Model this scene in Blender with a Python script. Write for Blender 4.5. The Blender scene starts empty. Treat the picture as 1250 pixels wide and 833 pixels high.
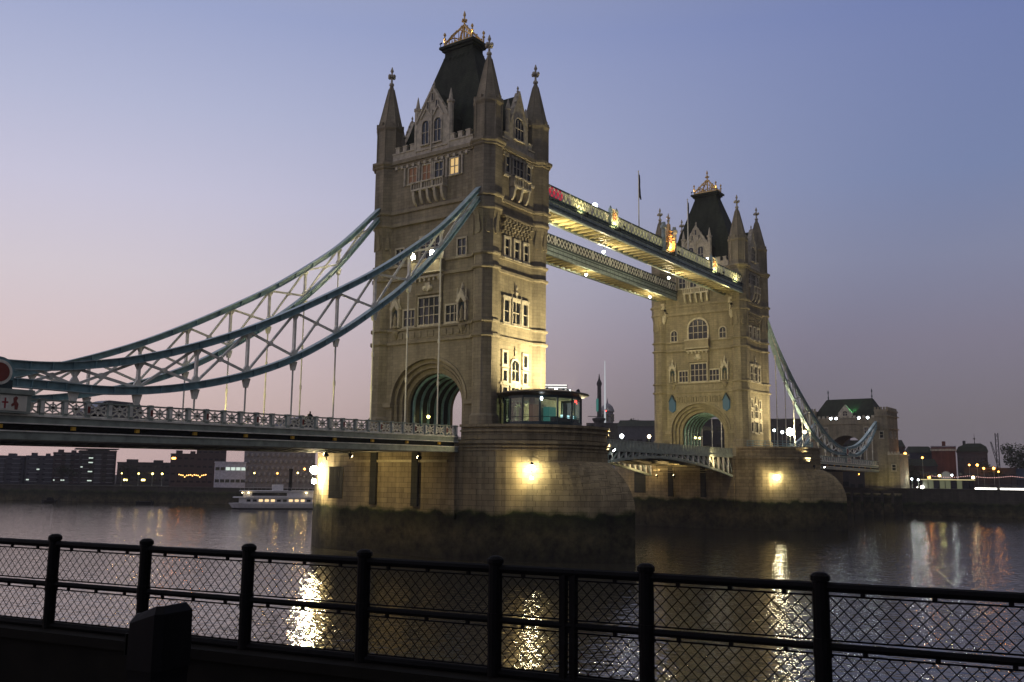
import bpy, bmesh, math, random
from math import sin, cos, pi, radians, hypot, atan2, sqrt
from mathutils import Vector, Matrix
random.seed(7)
S = bpy.context.scene
C = S.collection

# ------------------------------------------------------------------ camera
CAM = Vector((-94.2667, -76.6235, -6.486))
YAW, PITCH, ROLL = 0.623784, 0.144850, 0.0106087
fw = Vector((cos(YAW)*cos(PITCH), sin(YAW)*cos(PITCH), sin(PITCH)))
rt = fw.cross(Vector((0, 0, 1))).normalized(); up = rt.cross(fw)
rt2 = rt*cos(ROLL)+up*sin(ROLL); up2 = up*cos(ROLL)-rt*sin(ROLL)
cd = bpy.data.cameras.new("camera"); cam = bpy.data.objects.new("camera", cd); C.objects.link(cam)
M3 = Matrix((rt2, up2, -fw)).transposed()
cam.matrix_world = Matrix.Translation(CAM) @ M3.to_4x4()
cd.sensor_fit = 'HORIZONTAL'; cd.sensor_width = 36; cd.lens = 1125.3/1250*36
cd.clip_start = 0.1; cd.clip_end = 6000
S.camera = cam

# ------------------------------------------------------------------ world: dawn sky
W = bpy.data.worlds.new("World"); S.world = W; W.use_nodes = True
nt = W.node_tree; nt.nodes.clear()
def N(t, **k):
    n = nt.nodes.new(t)
    for a, b in k.items(): setattr(n, a, b)
    return n
L = lambda a, b: nt.links.new(a, b)
def srgb(r, g, b):
    f = lambda c: (c/255/12.92) if c/255 <= .04045 else ((c/255+.055)/1.055)**2.4
    return (f(r), f(g), f(b), 1)
GLOW = radians(110)
tc = N('ShaderNodeTexCoord'); sx = N('ShaderNodeSeparateXYZ'); L(tc.outputs['Generated'], sx.inputs[0])
def math_(op, a, b=None):
    n = N('ShaderNodeMath', operation=op)
    for i, v in enumerate((a, b)):
        if v is None: continue
        if isinstance(v, (int, float)): n.inputs[i].default_value = v
        else: L(v, n.inputs[i])
    return n.outputs[0]
hx_ = math_('MULTIPLY', sx.outputs[0], cos(GLOW)); hy_ = math_('MULTIPLY', sx.outputs[1], sin(GLOW))
hl = math_('SQRT', math_('ADD', math_('MULTIPLY', sx.outputs[0], sx.outputs[0]), math_('ADD', math_('MULTIPLY', sx.outputs[1], sx.outputs[1]), 1e-5)))
az = math_('DIVIDE', math_('ADD', hx_, hy_), hl)          # 1 towards the glow, -1 away
def ramp(stops, fac):
    n = N('ShaderNodeValToRGB'); cr = n.color_ramp
    cr.interpolation = 'LINEAR'
    while len(cr.elements) < len(stops): cr.elements.new(0.5)
    for e, (p, c) in zip(cr.elements, stops): e.position = p; e.color = srgb(*c)
    L(fac, n.inputs[0]); return n.outputs[0]
el = sx.outputs[2]
glow = ramp([(0.0, (205, 172, 168)), (0.07, (214, 186, 181)), (0.12, (213, 190, 191)), (0.2, (207, 196, 205)), (0.28, (193, 190, 212)), (0.36, (172, 177, 207)), (0.45, (147, 158, 198)), (0.62, (150, 152, 172)), (1, (160, 152, 152))], el)
side = ramp([(0.0, (112, 105, 112)), (0.06, (116, 109, 117)), (0.14, (122, 117, 136)), (0.22, (121, 126, 155)), (0.3, (108, 123, 164)), (0.45, (96, 113, 166)), (0.65, (120, 126, 152)), (1, (150, 144, 146))], el)
back = ramp([(0.0, (70, 68, 70)), (0.25, (72, 70, 72)), (0.6, (92, 90, 98)), (1, (150, 144, 146))], el)
def mix(f, a, b):
    n = N('ShaderNodeMix', data_type='RGBA'); L(f, n.inputs['Factor']); L(a, n.inputs['A']); L(b, n.inputs['B']); return n.outputs['Result']
def maprange(v, a, b):
    n = N('ShaderNodeMapRange', clamp=True, interpolation_type='SMOOTHSTEP'); L(v, n.inputs[0]); n.inputs[1].default_value = a; n.inputs[2].default_value = b; return n.outputs[0]
elc = math_('MINIMUM', math_('MAXIMUM', el, 0.0), 0.42)
lo = math_('SUBTRACT', 0.04, elc)                          # the glow spreads wider higher up
gx = math_('DIVIDE', math_('SUBTRACT', az, lo), math_('SUBTRACT', 0.72, lo))
col = mix(maprange(az, -1.0, -0.25), back, mix(maprange(gx, 0.0, 1.0), side, glow))
sky = N('ShaderNodeTexSky', sky_type='NISHITA', sun_disc=False, sun_elevation=radians(1), sun_rotation=radians(90)-GLOW)
bg1 = N('ShaderNodeBackground'); L(sky.outputs[0], bg1.inputs[0]); bg1.inputs[1].default_value = 0.004
hs_ = N('ShaderNodeHueSaturation'); hs_.inputs['Saturation'].default_value = .91; L(col, hs_.inputs['Color'])
bg2 = N('ShaderNodeBackground'); L(hs_.outputs[0], bg2.inputs[0]); bg2.inputs[1].default_value = 1.08
ad = N('ShaderNodeAddShader'); L(bg1.outputs[0], ad.inputs[0]); L(bg2.outputs[0], ad.inputs[1])
wo = N('ShaderNodeOutputWorld'); L(ad.outputs[0], wo.inputs[0])
# low sun glow before sunrise
sd = bpy.data.lights.new("sun", 'SUN'); sd.energy = 0.12; sd.angle = radians(20); sd.color = (1, .72, .62)
so = bpy.data.objects.new("sun", sd); C.objects.link(so)
so.rotation_euler = Vector((-cos(GLOW)*cos(radians(2)), -sin(GLOW)*cos(radians(2)), -sin(radians(2)))).to_track_quat('-Z', 'Y').to_euler()
S.view_settings.view_transform = 'Standard'; S.view_settings.look = 'None'
S.view_settings.exposure = 0.0; S.view_settings.gamma = 1
cy = S.cycles
cy.use_denoising = True; cy.max_bounces = 5; cy.diffuse_bounces = 2; cy.glossy_bounces = 3; cy.transmission_bounces = 3
cy.sample_clamp_indirect = 14.0; cy.caustics_reflective = False; cy.caustics_refractive = False

# ------------------------------------------------------------------ materials
MATS = {}
def mat(name, col, rough=0.7, metal=0.0, noise=0.25, nscale=1.5, emit=None, estr=0, bump=0.0, spec=0.5):
    m = bpy.data.materials.new(name); m.use_nodes = True; t = m.node_tree
    b = t.nodes['Principled BSDF']; b.inputs['Roughness'].default_value = rough; b.inputs['Metallic'].default_value = metal
    b.inputs['Specular IOR Level'].default_value = spec
    b.inputs['Base Color'].default_value = (*col, 1)
    if noise:
        g = t.nodes.new('ShaderNodeNewGeometry'); nz = t.nodes.new('ShaderNodeTexNoise'); nz.inputs['Scale'].default_value = nscale; nz.inputs['Detail'].default_value = 6
        t.links.new(g.outputs['Position'], nz.inputs['Vector'])
        r = t.nodes.new('ShaderNodeMapRange'); r.inputs[1].default_value = .25; r.inputs[2].default_value = .75; r.inputs[3].default_value = 1-noise; r.inputs[4].default_value = 1+noise
        t.links.new(nz.outputs['Fac'], r.inputs[0])
        mx = t.nodes.new('ShaderNodeVectorMath'); mx.operation = 'SCALE'; mx.inputs[0].default_value = col; t.links.new(r.outputs[0], mx.inputs['Scale'])
        t.links.new(mx.outputs[0], b.inputs['Base Color'])
        if bump:
            bp = t.nodes.new('ShaderNodeBump'); bp.inputs['Strength'].default_value = bump; bp.inputs['Distance'].default_value = .05
            t.links.new(nz.outputs['Fac'], bp.inputs['Height']); t.links.new(bp.outputs[0], b.inputs['Normal'])
    if emit: b.inputs['Emission Color'].default_value = (*emit, 1); b.inputs['Emission Strength'].default_value = estr
    MATS[name] = m; return m
def blocks(name, c1, c2, mort, bw, bh, ms=0.02, algae=None, streak=0.35, rough=0.85, bump=0.4):
    m = bpy.data.materials.new(name); m.use_nodes = True; t = m.node_tree; n = t.nodes; l = t.links.new
    b = n['Principled BSDF']; b.inputs['Roughness'].default_value = rough; b.inputs['Specular IOR Level'].default_value = .3
    uv = n.new('ShaderNodeUVMap'); uv.uv_map = 'UVMap'
    br = n.new('ShaderNodeTexBrick'); br.inputs['Scale'].default_value = 1; br.inputs['Brick Width'].default_value = bw; br.inputs['Row Height'].default_value = bh
    br.inputs['Mortar Size'].default_value = ms; br.inputs['Mortar Smooth'].default_value = .3
    br.inputs['Color1'].default_value = (*c1, 1); br.inputs['Color2'].default_value = (*c2, 1); br.inputs['Mortar'].default_value = (*mort, 1)
    l(uv.outputs[0], br.inputs['Vector'])
    g = n.new('ShaderNodeNewGeometry')
    # big weathering patches
    nz = n.new('ShaderNodeTexNoise'); nz.inputs['Scale'].default_value = .35; nz.inputs['Detail'].default_value = 8; nz.inputs['Roughness'].default_value = .65; l(g.outputs['Position'], nz.inputs['Vector'])
    # rain streaks: noise stretched along z
    mp = n.new('ShaderNodeMapping'); mp.inputs['Scale'].default_value = (1.3, 1.3, .12); l(g.outputs['Position'], mp.inputs['Vector'])
    ns = n.new('ShaderNodeTexNoise'); ns.inputs['Scale'].default_value = 1; ns.inputs['Detail'].default_value = 5; l(mp.outputs[0], ns.inputs['Vector'])
    a = n.new('ShaderNodeMath'); a.operation = 'ADD'; l(nz.outputs['Fac'], a.inputs[0]); l(ns.outputs['Fac'], a.inputs[1])
    r = n.new('ShaderNodeMapRange'); r.inputs[1].default_value = .7; r.inputs[2].default_value = 1.3; r.inputs[3].default_value = 1-streak; r.inputs[4].default_value = 1+streak*.7; l(a.outputs[0], r.inputs[0])
    sc = n.new('ShaderNodeVectorMath'); sc.operation = 'SCALE'; l(br.outputs['Color'], sc.inputs[0]); l(r.outputs[0], sc.inputs['Scale'])
    out = sc.outputs[0]
    if algae is not None:
        sp = n.new('ShaderNodeSeparateXYZ'); l(g.outputs['Position'], sp.inputs[0])
        n2 = n.new('ShaderNodeTexNoise'); n2.inputs['Scale'].default_value = .5; n2.inputs['Detail'].default_value = 6; l(g.outputs['Position'], n2.inputs['Vector'])
        a2 = n.new('ShaderNodeMath'); a2.operation = 'MULTIPLY_ADD'; l(n2.outputs['Fac'], a2.inputs[0]); a2.inputs[1].default_value = 2.2; l(sp.outputs[2], a2.inputs[2])
        cr = n.new('ShaderNodeValToRGB'); e = cr.color_ramp.elements
        e[0].position = 0; e[0].color = (1, 1, 1, 1); e[1].position = 1; e[1].color = (0, 0, 0, 1)
        mr = n.new('ShaderNodeMapRange'); mr.inputs[1].default_value = algae-.1; mr.inputs[2].default_value = algae+.5; l(a2.outputs[0], mr.inputs[0]); l(mr.outputs[0], cr.inputs[0])
        # algae colour: bright green just under the line, dark mud below
        cg = n.new('ShaderNodeValToRGB'); e = cg.color_ramp.elements
        e[0].position = 0; e[0].color = (.030, .027, .015, 1); e[1].position = 1; e[1].color = (.060, .080, .010, 1)
        k = cg.color_ramp.elements.new(.55); k.color = (.085, .070, .032, 1); k2 = cg.color_ramp.elements.new(.88); k2.color = (.022, .026, .008, 1)
        m2 = n.new('ShaderNodeMapRange'); m2.inputs[1].default_value = algae-6; m2.inputs[2].default_value = algae+.4; l(a2.outputs[0], m2.inputs[0]); l(m2.outputs[0], cg.inputs[0])
        mx = n.new('ShaderNodeMix'); mx.data_type = 'RGBA'; l(cr.outputs[0], mx.inputs['Factor']); l(out, mx.inputs['A']); l(cg.outputs[0], mx.inputs['B'])
        out = mx.outputs['Result']
    if algae is not None:      # mottling and drips over the weed as well
        nm = n.new('ShaderNodeTexNoise'); nm.inputs['Scale'].default_value = 1.1; nm.inputs['Detail'].default_value = 7; nm.inputs['Roughness'].default_value = .7; l(g.outputs['Position'], nm.inputs['Vector'])
        am = n.new('ShaderNodeMath'); am.operation = 'ADD'; l(nm.outputs['Fac'], am.inputs[0]); l(nz.outputs['Fac'], am.inputs[1])
        rm = n.new('ShaderNodeMapRange'); rm.inputs[1].default_value = .75; rm.inputs[2].default_value = 1.25; rm.inputs[3].default_value = .15; rm.inputs[4].default_value = 1.35; l(am.outputs[0], rm.inputs[0])
        s2 = n.new('ShaderNodeVectorMath'); s2.operation = 'SCALE'; l(cg.outputs[0], s2.inputs[0]); l(rm.outputs[0], s2.inputs['Scale']); l(s2.outputs[0], mx.inputs['B'])
    l(out, b.inputs['Base Color'])
    bp = n.new('ShaderNodeBump'); bp.inputs['Strength'].default_value = bump; bp.inputs['Distance'].default_value = .06
    h = n.new('ShaderNodeMath'); h.operation = 'MULTIPLY_ADD'; l(br.outputs['Fac'], h.inputs[0]); h.inputs[1].default_value = -1.0; l(ns.outputs['Fac'], h.inputs[2])
    l(h.outputs[0], bp.inputs['Height']); l(bp.outputs[0], b.inputs['Normal'])
    MATS[name] = m; return m
granite = blocks('granite', (.30, .258, .172), (.235, .20, .132), (.16, .135, .085), .95, .42, .016, streak=.36)
granite_f = blocks('granite_fine', (.32, .275, .185), (.265, .228, .152), (.19, .16, .105), .7, .35, .012, streak=.3)
shade_lining = mat('shade_dark_iron_lining', (.03, .032, .028), .7, noise=.4, nscale=1.5)  # iron lining, with the shade inside the arch put into its colour
pale = mat('portland_stone', (.48, .43, .32), .85, noise=.35, nscale=2.0, bump=.2)
pier_m = blocks('pier_stone', (.37, .295, .16), (.27, .215, .118), (.12, .095, .05), 1.3, .62, .025, algae=-9.6, streak=.42, bump=.35)
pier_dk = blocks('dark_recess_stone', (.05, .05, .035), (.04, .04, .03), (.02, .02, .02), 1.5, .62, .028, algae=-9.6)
quay_m = blocks('quay_stone', (.07, .06, .045), (.055, .048, .036), (.03, .026, .02), 1.2, .5, .02, algae=-11.6)
slate = blocks('slate', (.036, .044, .024), (.027, .034, .018), (.012, .015, .010), .5, .32, .02, streak=.5, rough=.8)
teal = mat('teal_paint', (.19, .33, .345), .4, noise=.4, nscale=1.6)
tealdk = mat('dark_teal_paint', (.022, .045, .05), .45, noise=.3)
tealhi = mat('pale_teal_paint', (.38, .50, .50), .4, noise=.3, nscale=1.6)
cream = mat('cream_paint', (.85, .82, .70), .45, noise=.32, nscale=1.8)
greygreen = mat('grey_green_paint', (.31, .35, .29), .5, noise=.35)
band_dk = mat('dark_girder', (.006, .008, .006), .6, noise=.3, spec=.1)
soffit_m = mat('soffit_steel', (.10, .09, .06), .6, noise=.4)
girder_g = mat('walkway_girder_paint', (.30, .36, .34), .5, noise=.3)
gold = mat('gilding', (.72, .50, .20), .5, metal=.25, noise=.2)
glassd = mat('dark_glass', (.012, .014, .017), .12, noise=0)
red = mat('red_paint', (.30, .03, .03), .5)
redbrn = mat('red_brown_paint', (.22, .045, .03), .5)
white = mat('white_paint', (.80, .76, .62), .5, noise=.15)
blackp = mat('black_paint', (.005, .005, .0055), .6, noise=.3, spec=.12)
blackp2 = mat('black_iron', (.004, .004, .004), .65, noise=.4, nscale=8, spec=.08)
asphalt = mat('asphalt', (.03, .03, .03), .9, noise=.4, nscale=4)
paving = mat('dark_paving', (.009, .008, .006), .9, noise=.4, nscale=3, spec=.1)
goldlt = mat('yellow_lamp_case', (.75, .42, .03), .5)
yellowp = mat('yellow_cream_paint', (.45, .38, .20), .55, noise=.25)
def em(name, c, s): return mat(name, (.02, .02, .02), .5, noise=0, emit=c, estr=s)
e_white = em('lamp_white', (1, .93, .78), 30); e_warm = em('lamp_warm', (1, .78, .40), 22); e_orange = em('lamp_orange', (1, .36, .06), 14)
e_yel = em('lamp_yellow', (1, .80, .22), 10); e_red = em('lamp_red', (1, .06, .05), 6); e_flood = em('flood_lens', (1, .90, .58), 160)
e_cool = em('lamp_cool', (.85, .95, 1), 22)
e_win = em('lit_window', (1, .66, .26), .75); e_winor = em('orange_window', (1, .42, .16), .075); e_winteal = em('teal_screen', (.12, .70, .60), .2); e_winwh = em('pale_window', (.85, 1, .88), .8)
e_walk = em('walkway_glazing', (.85, .80, .38), .36); e_walkdim = em('dim_glazing', (.6, .6, .35), .012); e_walkred = em('red_glazing', (1, .05, .10), .45)
e_plaque = em('lit_plaque', (1, .72, .34), 1.1); e_crest = em('lit_crest', (1, .45, .12), .9)
e_strip = em('strip_light', (1, .97, .88), 7); e_blue = em('blue_lantern', (.10, .32, .40), .17); e_grn = em('green_flood', (.2, 1, .4), .0)
e_monitor = em('monitor', (.6, .9, 1), 2.0)

# ------------------------------------------------------------------ mesh builder
class MB:
    def __init__(s): s.v = []; s.f = []; s.m = []; s.mats = []
    def mi(s, m):
        if m not in s.mats: s.mats.append(m)
        return s.mats.index(m)
    def add(s, vs, fs, m):
        o = len(s.v); s.v += [tuple(v) for v in vs]; k = s.mi(m)
        for f in fs: s.f.append([o+i for i in f]); s.m.append(k)
    def box(s, a, b, m):
        x0, y0, z0 = [min(p, q) for p, q in zip(a, b)]; x1, y1, z1 = [max(p, q) for p, q in zip(a, b)]
        s.add([(x0,y0,z0),(x1,y0,z0),(x1,y1,z0),(x0,y1,z0),(x0,y0,z1),(x1,y0,z1),(x1,y1,z1),(x0,y1,z1)],
              [(0,3,2,1),(4,5,6,7),(0,1,5,4),(1,2,6,5),(2,3,7,6),(3,0,4,7)], m)
    def loft(s, rings, m, cap0=True, cap1=True):
        n = len(rings[0]); vs = [p for r in rings for p in r]; fs = []
        for k in range(len(rings)-1):
            for i in range(n):
                j = (i+1) % n; fs.append((k*n+i, k*n+j, (k+1)*n+j, (k+1)*n+i))
        if cap0: fs.append(tuple(reversed(range(n))))
        if cap1: fs.append(tuple((len(rings)-1)*n+i for i in range(n)))
        s.add(vs, fs, m)
    def prism(s, poly, z0, z1, m): s.loft([[(x, y, z0) for x, y in poly], [(x, y, z1) for x, y in poly]], m)
    def lathe(s, c, prof, m, n=10, rot=None, cap=True):   # prof (r, z)
        rot = pi/n if rot is None else rot
        s.loft([[(c[0]+r*cos(rot+2*pi*i/n), c[1]+r*sin(rot+2*pi*i/n), c[2]+z) for i in range(n)] for r, z in prof], m, cap, cap)
    def tube(s, pts, r, m, n=6, r1=None):
        pts = [Vector(p) for p in pts]; rings = []
        for i, p in enumerate(pts):
            d = (pts[min(i+1, len(pts)-1)]-pts[max(i-1, 0)]).normalized()
            a = d.cross(Vector((0, 0, 1)))
            if a.length < 1e-3: a = d.cross(Vector((0, 1, 0)))
            a.normalize(); b = d.cross(a)
            rr = r if r1 is None else r+(r1-r)*i/max(1, len(pts)-1)
            rings.append([p+a*rr*cos(2*pi*k/n)+b*rr*sin(2*pi*k/n) for k in range(n)])
        s.loft(rings, m)
    def sphere(s, c, r, m, n=10, k=6, sz=1.0):
        s.lathe(c, [(max(1e-3, r*sin(pi*i/k)), -r*sz*cos(pi*i/k)) for i in range(k+1)], m, n)
    def bar(s, p, q, w, h, m, side=Vector((0, 1, 0))):     # rectangular bar; w across 'side', h in the other
        p = Vector(p); q = Vector(q); d = (q-p).normalized(); a = (side-d*side.dot(d)).normalized(); b = d.cross(a)
        c = [a*w/2+b*h/2, -a*w/2+b*h/2, -a*w/2-b*h/2, a*w/2-b*h/2]
        s.loft([[p+k for k in c], [q+k for k in c]], m)
    def build(s, name, parent=None, loc=None, smooth=False, **props):
        me = bpy.data.meshes.new(name); me.from_pydata(s.v, [], s.f)
        for m in s.mats: me.materials.append(m)
        me.polygons.foreach_set('material_index', s.m)
        bm = bmesh.new(); bm.from_mesh(me); bmesh.ops.recalc_face_normals(bm, faces=bm.faces)
        uv = bm.loops.layers.uv.new('UVMap')
        for f in bm.faces:
            n = f.normal
            if abs(n.z) > .85:
                for lp in f.loops: lp[uv].uv = (lp.vert.co.x, lp.vert.co.y)
            else:
                h = hypot(n.x, n.y) or 1; tx, ty = -n.y/h, n.x/h; k = 1/max(.3, sqrt(max(0, 1-n.z*n.z)))
                for lp in f.loops: lp[uv].uv = (lp.vert.co.x*tx+lp.vert.co.y*ty, lp.vert.co.z*k)
            f.smooth = smooth
        bm.to_mesh(me); bm.free()
        o = bpy.data.objects.new(name, me); C.objects.link(o)
        if parent: o.parent = parent
        if loc: o.location = loc
        for k, v in props.items(): o[k] = v
        return o
def root(name, label, cat, loc=(0, 0, 0), rz=0, group=None):
    o = bpy.data.objects.new(name, None); o.empty_display_size = .3; C.objects.link(o)
    o.location = loc; o.rotation_euler = (0, 0, rz); o['label'] = label; o['category'] = cat
    if group: o['group'] = group
    return o
def tag(o, label, cat, group=None):
    o['label'] = label; o['category'] = cat
    if group: o['group'] = group
    return o
def copy_tree(o, parent=None):
    c = o.copy(); C.objects.link(c)
    if parent: c.parent = parent
    for ch in o.children: copy_tree(ch, c)
    return c
def lamp(kind, loc, power, color, parent=None, target=None, size=1.2, blend=.5, radius=.15):
    d = bpy.data.lights.new('lamp_light', kind); d.energy = power; d.color = color; d.shadow_soft_size = radius
    o = bpy.data.objects.new('lamp_light', d); C.objects.link(o)
    if kind == 'SPOT':
        d.spot_size = size; d.spot_blend = blend
        o.rotation_euler = (Vector(target)-Vector(loc)).to_track_quat('-Z', 'Y').to_euler()
    o.location = loc
    if parent: o.parent = parent; o.location = Vector(loc)-parent.location
    return o
WARM = (1, .78, .40); WARMW = (1, .84, .50); OLIVE = (1, .86, .36)

# ------------------------------------------------------------------ ground, water, banks
ZW = -16.0
mw = bpy.data.materials.new('river_water'); mw.use_nodes = True; t = mw.node_tree; b = t.nodes['Principled BSDF']
b.inputs['Base Color'].default_value = (.032, .030, .024, 1); b.inputs['Roughness'].default_value = .035; b.inputs['IOR'].default_value = 1.5
g = t.nodes.new('ShaderNodeNewGeometry')
hs = []
for scl, st, dist in (((1.5, 1.1, 1), 1.0, .075), ((3.8, 2.9, 1), 1.0, .022), ((.36, .25, 1), 1.0, .05)):
    mp = t.nodes.new('ShaderNodeMapping'); mp.inputs['Scale'].default_value = scl; mp.inputs['Rotation'].default_value = (0, 0, .5)
    t.links.new(g.outputs['Position'], mp.inputs['Vector'])
    nz = t.nodes.new('ShaderNodeTexNoise'); nz.inputs['Scale'].default_value = 1; nz.inputs['Detail'].default_value = 1.5; t.links.new(mp.outputs[0], nz.inputs['Vector'])
    mu = t.nodes.new('ShaderNodeMath'); mu.operation = 'MULTIPLY'; mu.inputs[1].default_value = dist; t.links.new(nz.outputs['Fac'], mu.inputs[0]); hs.append(mu.outputs[0])
a1 = t.nodes.new('ShaderNodeMath'); t.links.new(hs[0], a1.inputs[0]); t.links.new(hs[1], a1.inputs[1])
a2 = t.nodes.new('ShaderNodeMath'); t.links.new(a1.outputs[0], a2.inputs[0]); t.links.new(hs[2], a2.inputs[1])
bp = t.nodes.new('ShaderNodeBump'); bp.inputs['Strength'].default_value = 1; bp.inputs['Distance'].default_value = 1.0
t.links.new(a2.outputs[0], bp.inputs['Height']); t.links.new(bp.outputs[0], b.inputs['Normal'])
mb = MB(); mb.add([(-400,-900,ZW),(1300,-900,ZW),(1300,1200,ZW),(-400,1200,ZW)], [(0,1,2,3)], mw)
mb.build('river_water', kind='structure')

FP = Vector((-89.44, -73.04, 0)); FD = Vector((.20, -.98, 0)).normalized(); FN = Vector((FD.y, -FD.x, 0))   # FN points to the land side
ZG = -8.15
def fpt(s, n, z): q = FP+FD*s+FN*n; return (q.x, q.y, z)
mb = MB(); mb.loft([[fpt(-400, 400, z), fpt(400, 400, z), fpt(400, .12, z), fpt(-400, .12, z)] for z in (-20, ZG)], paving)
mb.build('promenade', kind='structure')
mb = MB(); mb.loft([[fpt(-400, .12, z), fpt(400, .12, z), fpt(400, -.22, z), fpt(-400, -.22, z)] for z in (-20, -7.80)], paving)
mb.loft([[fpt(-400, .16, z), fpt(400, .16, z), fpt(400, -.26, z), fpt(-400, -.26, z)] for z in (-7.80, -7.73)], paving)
tag(mb.build('river_wall'), 'low dark stone wall with coping carrying the black riverside railing', 'wall')

edge = [(-60, 520), (20, 300), (54, 232), (64, 203), (77, 181), (84, 152), (95, 126), (140, 62), (166, 22), (173, -10), (177, -60), (195, -200), (300, -600)]
ZB = -9.6
mb = MB()
mid = (140, 62); back_ = (1250, 480); ZL = -11.4
for pts, z in ((edge[:8]+[back_, (1250, 1150), (-60, 1150)], ZL), (edge[7:]+[(1250, -600), back_], ZB)):
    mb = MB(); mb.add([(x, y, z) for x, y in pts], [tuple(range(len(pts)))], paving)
    mb.build('far_bank', kind='structure')
def quay(pts, name, label, ZB=ZB):
    mb = MB()
    for (x0, y0), (x1, y1) in zip(pts, pts[1:]):
        d = Vector((x1-x0, y1-y0, 0)).normalized(); n = Vector((-d.y, d.x, 0))
        p0 = Vector((x0, y0, 0)); p1 = Vector((x1, y1, 0))
        mb.loft([[p0-n*(.4 if z < -13 else .2)+Vector((0,0,z)), p1-n*(.4 if z < -13 else .2)+Vector((0,0,z)), p1+n*1+Vector((0,0,z)), p0+n*1+Vector((0,0,z))] for z in (-18, ZB+.5)], quay_m)
        mb.loft([[p0-n*.5+Vector((0,0,z)), p1-n*.5+Vector((0,0,z)), p1+n*1.1+Vector((0,0,z)), p0+n*1.1+Vector((0,0,z))] for z in (ZB+.5, ZB+.8)], quay_m)
    return tag(mb.build(name), label, 'wall')
quay(edge[:8], 'quay_wall', 'dark stone quay wall below the apartment blocks beyond the bridge', ZL-.4)
quay(edge[7:], 'quay_wall', 'dark algae-stained quay wall right of the far abutment tower')

# thin dawn haze over the river
hz = bpy.data.materials.new('haze'); hz.use_nodes = True; t = hz.node_tree; t.nodes.clear()
o = t.nodes.new('ShaderNodeOutputMaterial'); v = t.nodes.new('ShaderNodeVolumePrincipled'); v.inputs['Density'].default_value = .0002; v.inputs['Color'].default_value = (.88, .86, .90, 1)
t.links.new(v.outputs[0], o.inputs['Volume'])
mb = MB(); mb.box((-410, -910, -21), (1310, 1210, 60), hz); mb.build('haze', kind='stuff')

# ------------------------------------------------------------------ piers
YC, R0 = 10.4, 10.67
def arc(cx, cy_, r, a0, a1, n): return [(cx+r*cos(radians(a0+(a1-a0)*i/n)), cy_+r*sin(radians(a0+(a1-a0)*i/n))) for i in range(n+1)]
def stadium(r, yc): return arc(0, -yc, r, 180, 360, 28)+arc(0, yc, r, 0, 180, 28)
def nose(sgn, r=R0, yc=YC, tip=26.2, n=10):
    k = tip-yc; A = math.acos(r/k)          # tangent points either side of the axis
    tx, ty = r*sin(A), -yc-r*cos(A)
    left = []
    for i in range(n+1):
        t = i/n; b_ = .55*sin(pi*t)          # slightly bowed flanks
        left.append((-tx*(1-t)-b_*.62, (ty*(1-t)-tip*t)-b_*.4))
    left[-1] = (0, -tip)
    a0 = 270-math.degrees(A); top = arc(0, -yc, r-.02, a0, 540-a0, 2*n)
    pts = left+[(-x, y) for x, y in reversed(left[:-1])]
    if sgn > 0: pts = [(x, -y) for x, y in pts]; top = [(x, -y) for x, y in top]
    return pts, top
def make_pier(X, label):
    r = root('bridge_pier', label, 'pier', (X, 0, 0))
    mb = MB()
    mb.prism(stadium(R0, YC), -18, -2.45, pier_m)
    mb.build('pier_body', r)
    for s in (-1, 1):     # raised rounded ends above the roadway, with mouldings
        mb = MB()
        def seg(rr, z0, z1, m=pier_m):
            p = [(x, y*1.0) for x, y in arc(0, -YC, rr, 180, 360, 28)]
            p = [(-rr, -9.3)]+p+[(rr, -9.3)]
            if s > 0: p = [(x, -y) for x, y in p]
            mb.prism(p, z0, z1, m)
        seg(R0-.05, -2.4, -.95)
        seg(R0+.16, -1.55, -1.35); seg(R0+.28, -1.0, -.7); seg(R0+.32, -2.9, -2.6); seg(R0+.2, -3.3, -3.1)
        seg(R0+.12, -3.7, -3.55)
        mb.build('parapet_drum', r)
    for s in (-1, 1):
        mb = MB(); base, top = nose(s)
        rings = [[(x, y, -18) for x, y in base], [(x, y, -10.0) for x, y in base]]
        for k in range(1, 11):
            t = k/10; f = (1-cos(radians(90*t)))**.85; z = -10.0+5.2*sin(radians(90*t))
            rings.append([(bx+(tx-bx)*f, by+(ty-by)*f, z) for (bx, by), (tx, ty) in zip(base, top)])
        mb.loft(rings, pier_m)
        o = mb.build('cutwater', r)
    # landward and river faces: recesses, fender strips, ledge
    for sx_ in (-1, 1):
        mb = MB()
        x = sx_*(R0+.02)
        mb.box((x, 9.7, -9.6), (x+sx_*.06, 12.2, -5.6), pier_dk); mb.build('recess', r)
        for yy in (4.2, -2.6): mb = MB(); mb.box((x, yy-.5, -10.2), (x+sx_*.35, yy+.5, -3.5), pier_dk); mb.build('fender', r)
        mb = MB(); mb.box((x, -8.9, -11.5), (x+sx_*.5, -8.0, -2.5), pier_m); mb.build('buttress', r)
        mb = MB(); mb.box((x, -7.5, -5.05), (x+sx_*.25, 7.6, -4.75), yellowp); mb.build('ledge', r)
    return r
pier1 = make_pier(0, 'near stone bridge pier with rounded ends, flood lamp and algae band')
pier2 = make_pier(82.3, 'far stone bridge pier standing in the river beyond the bascule span')

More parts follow.
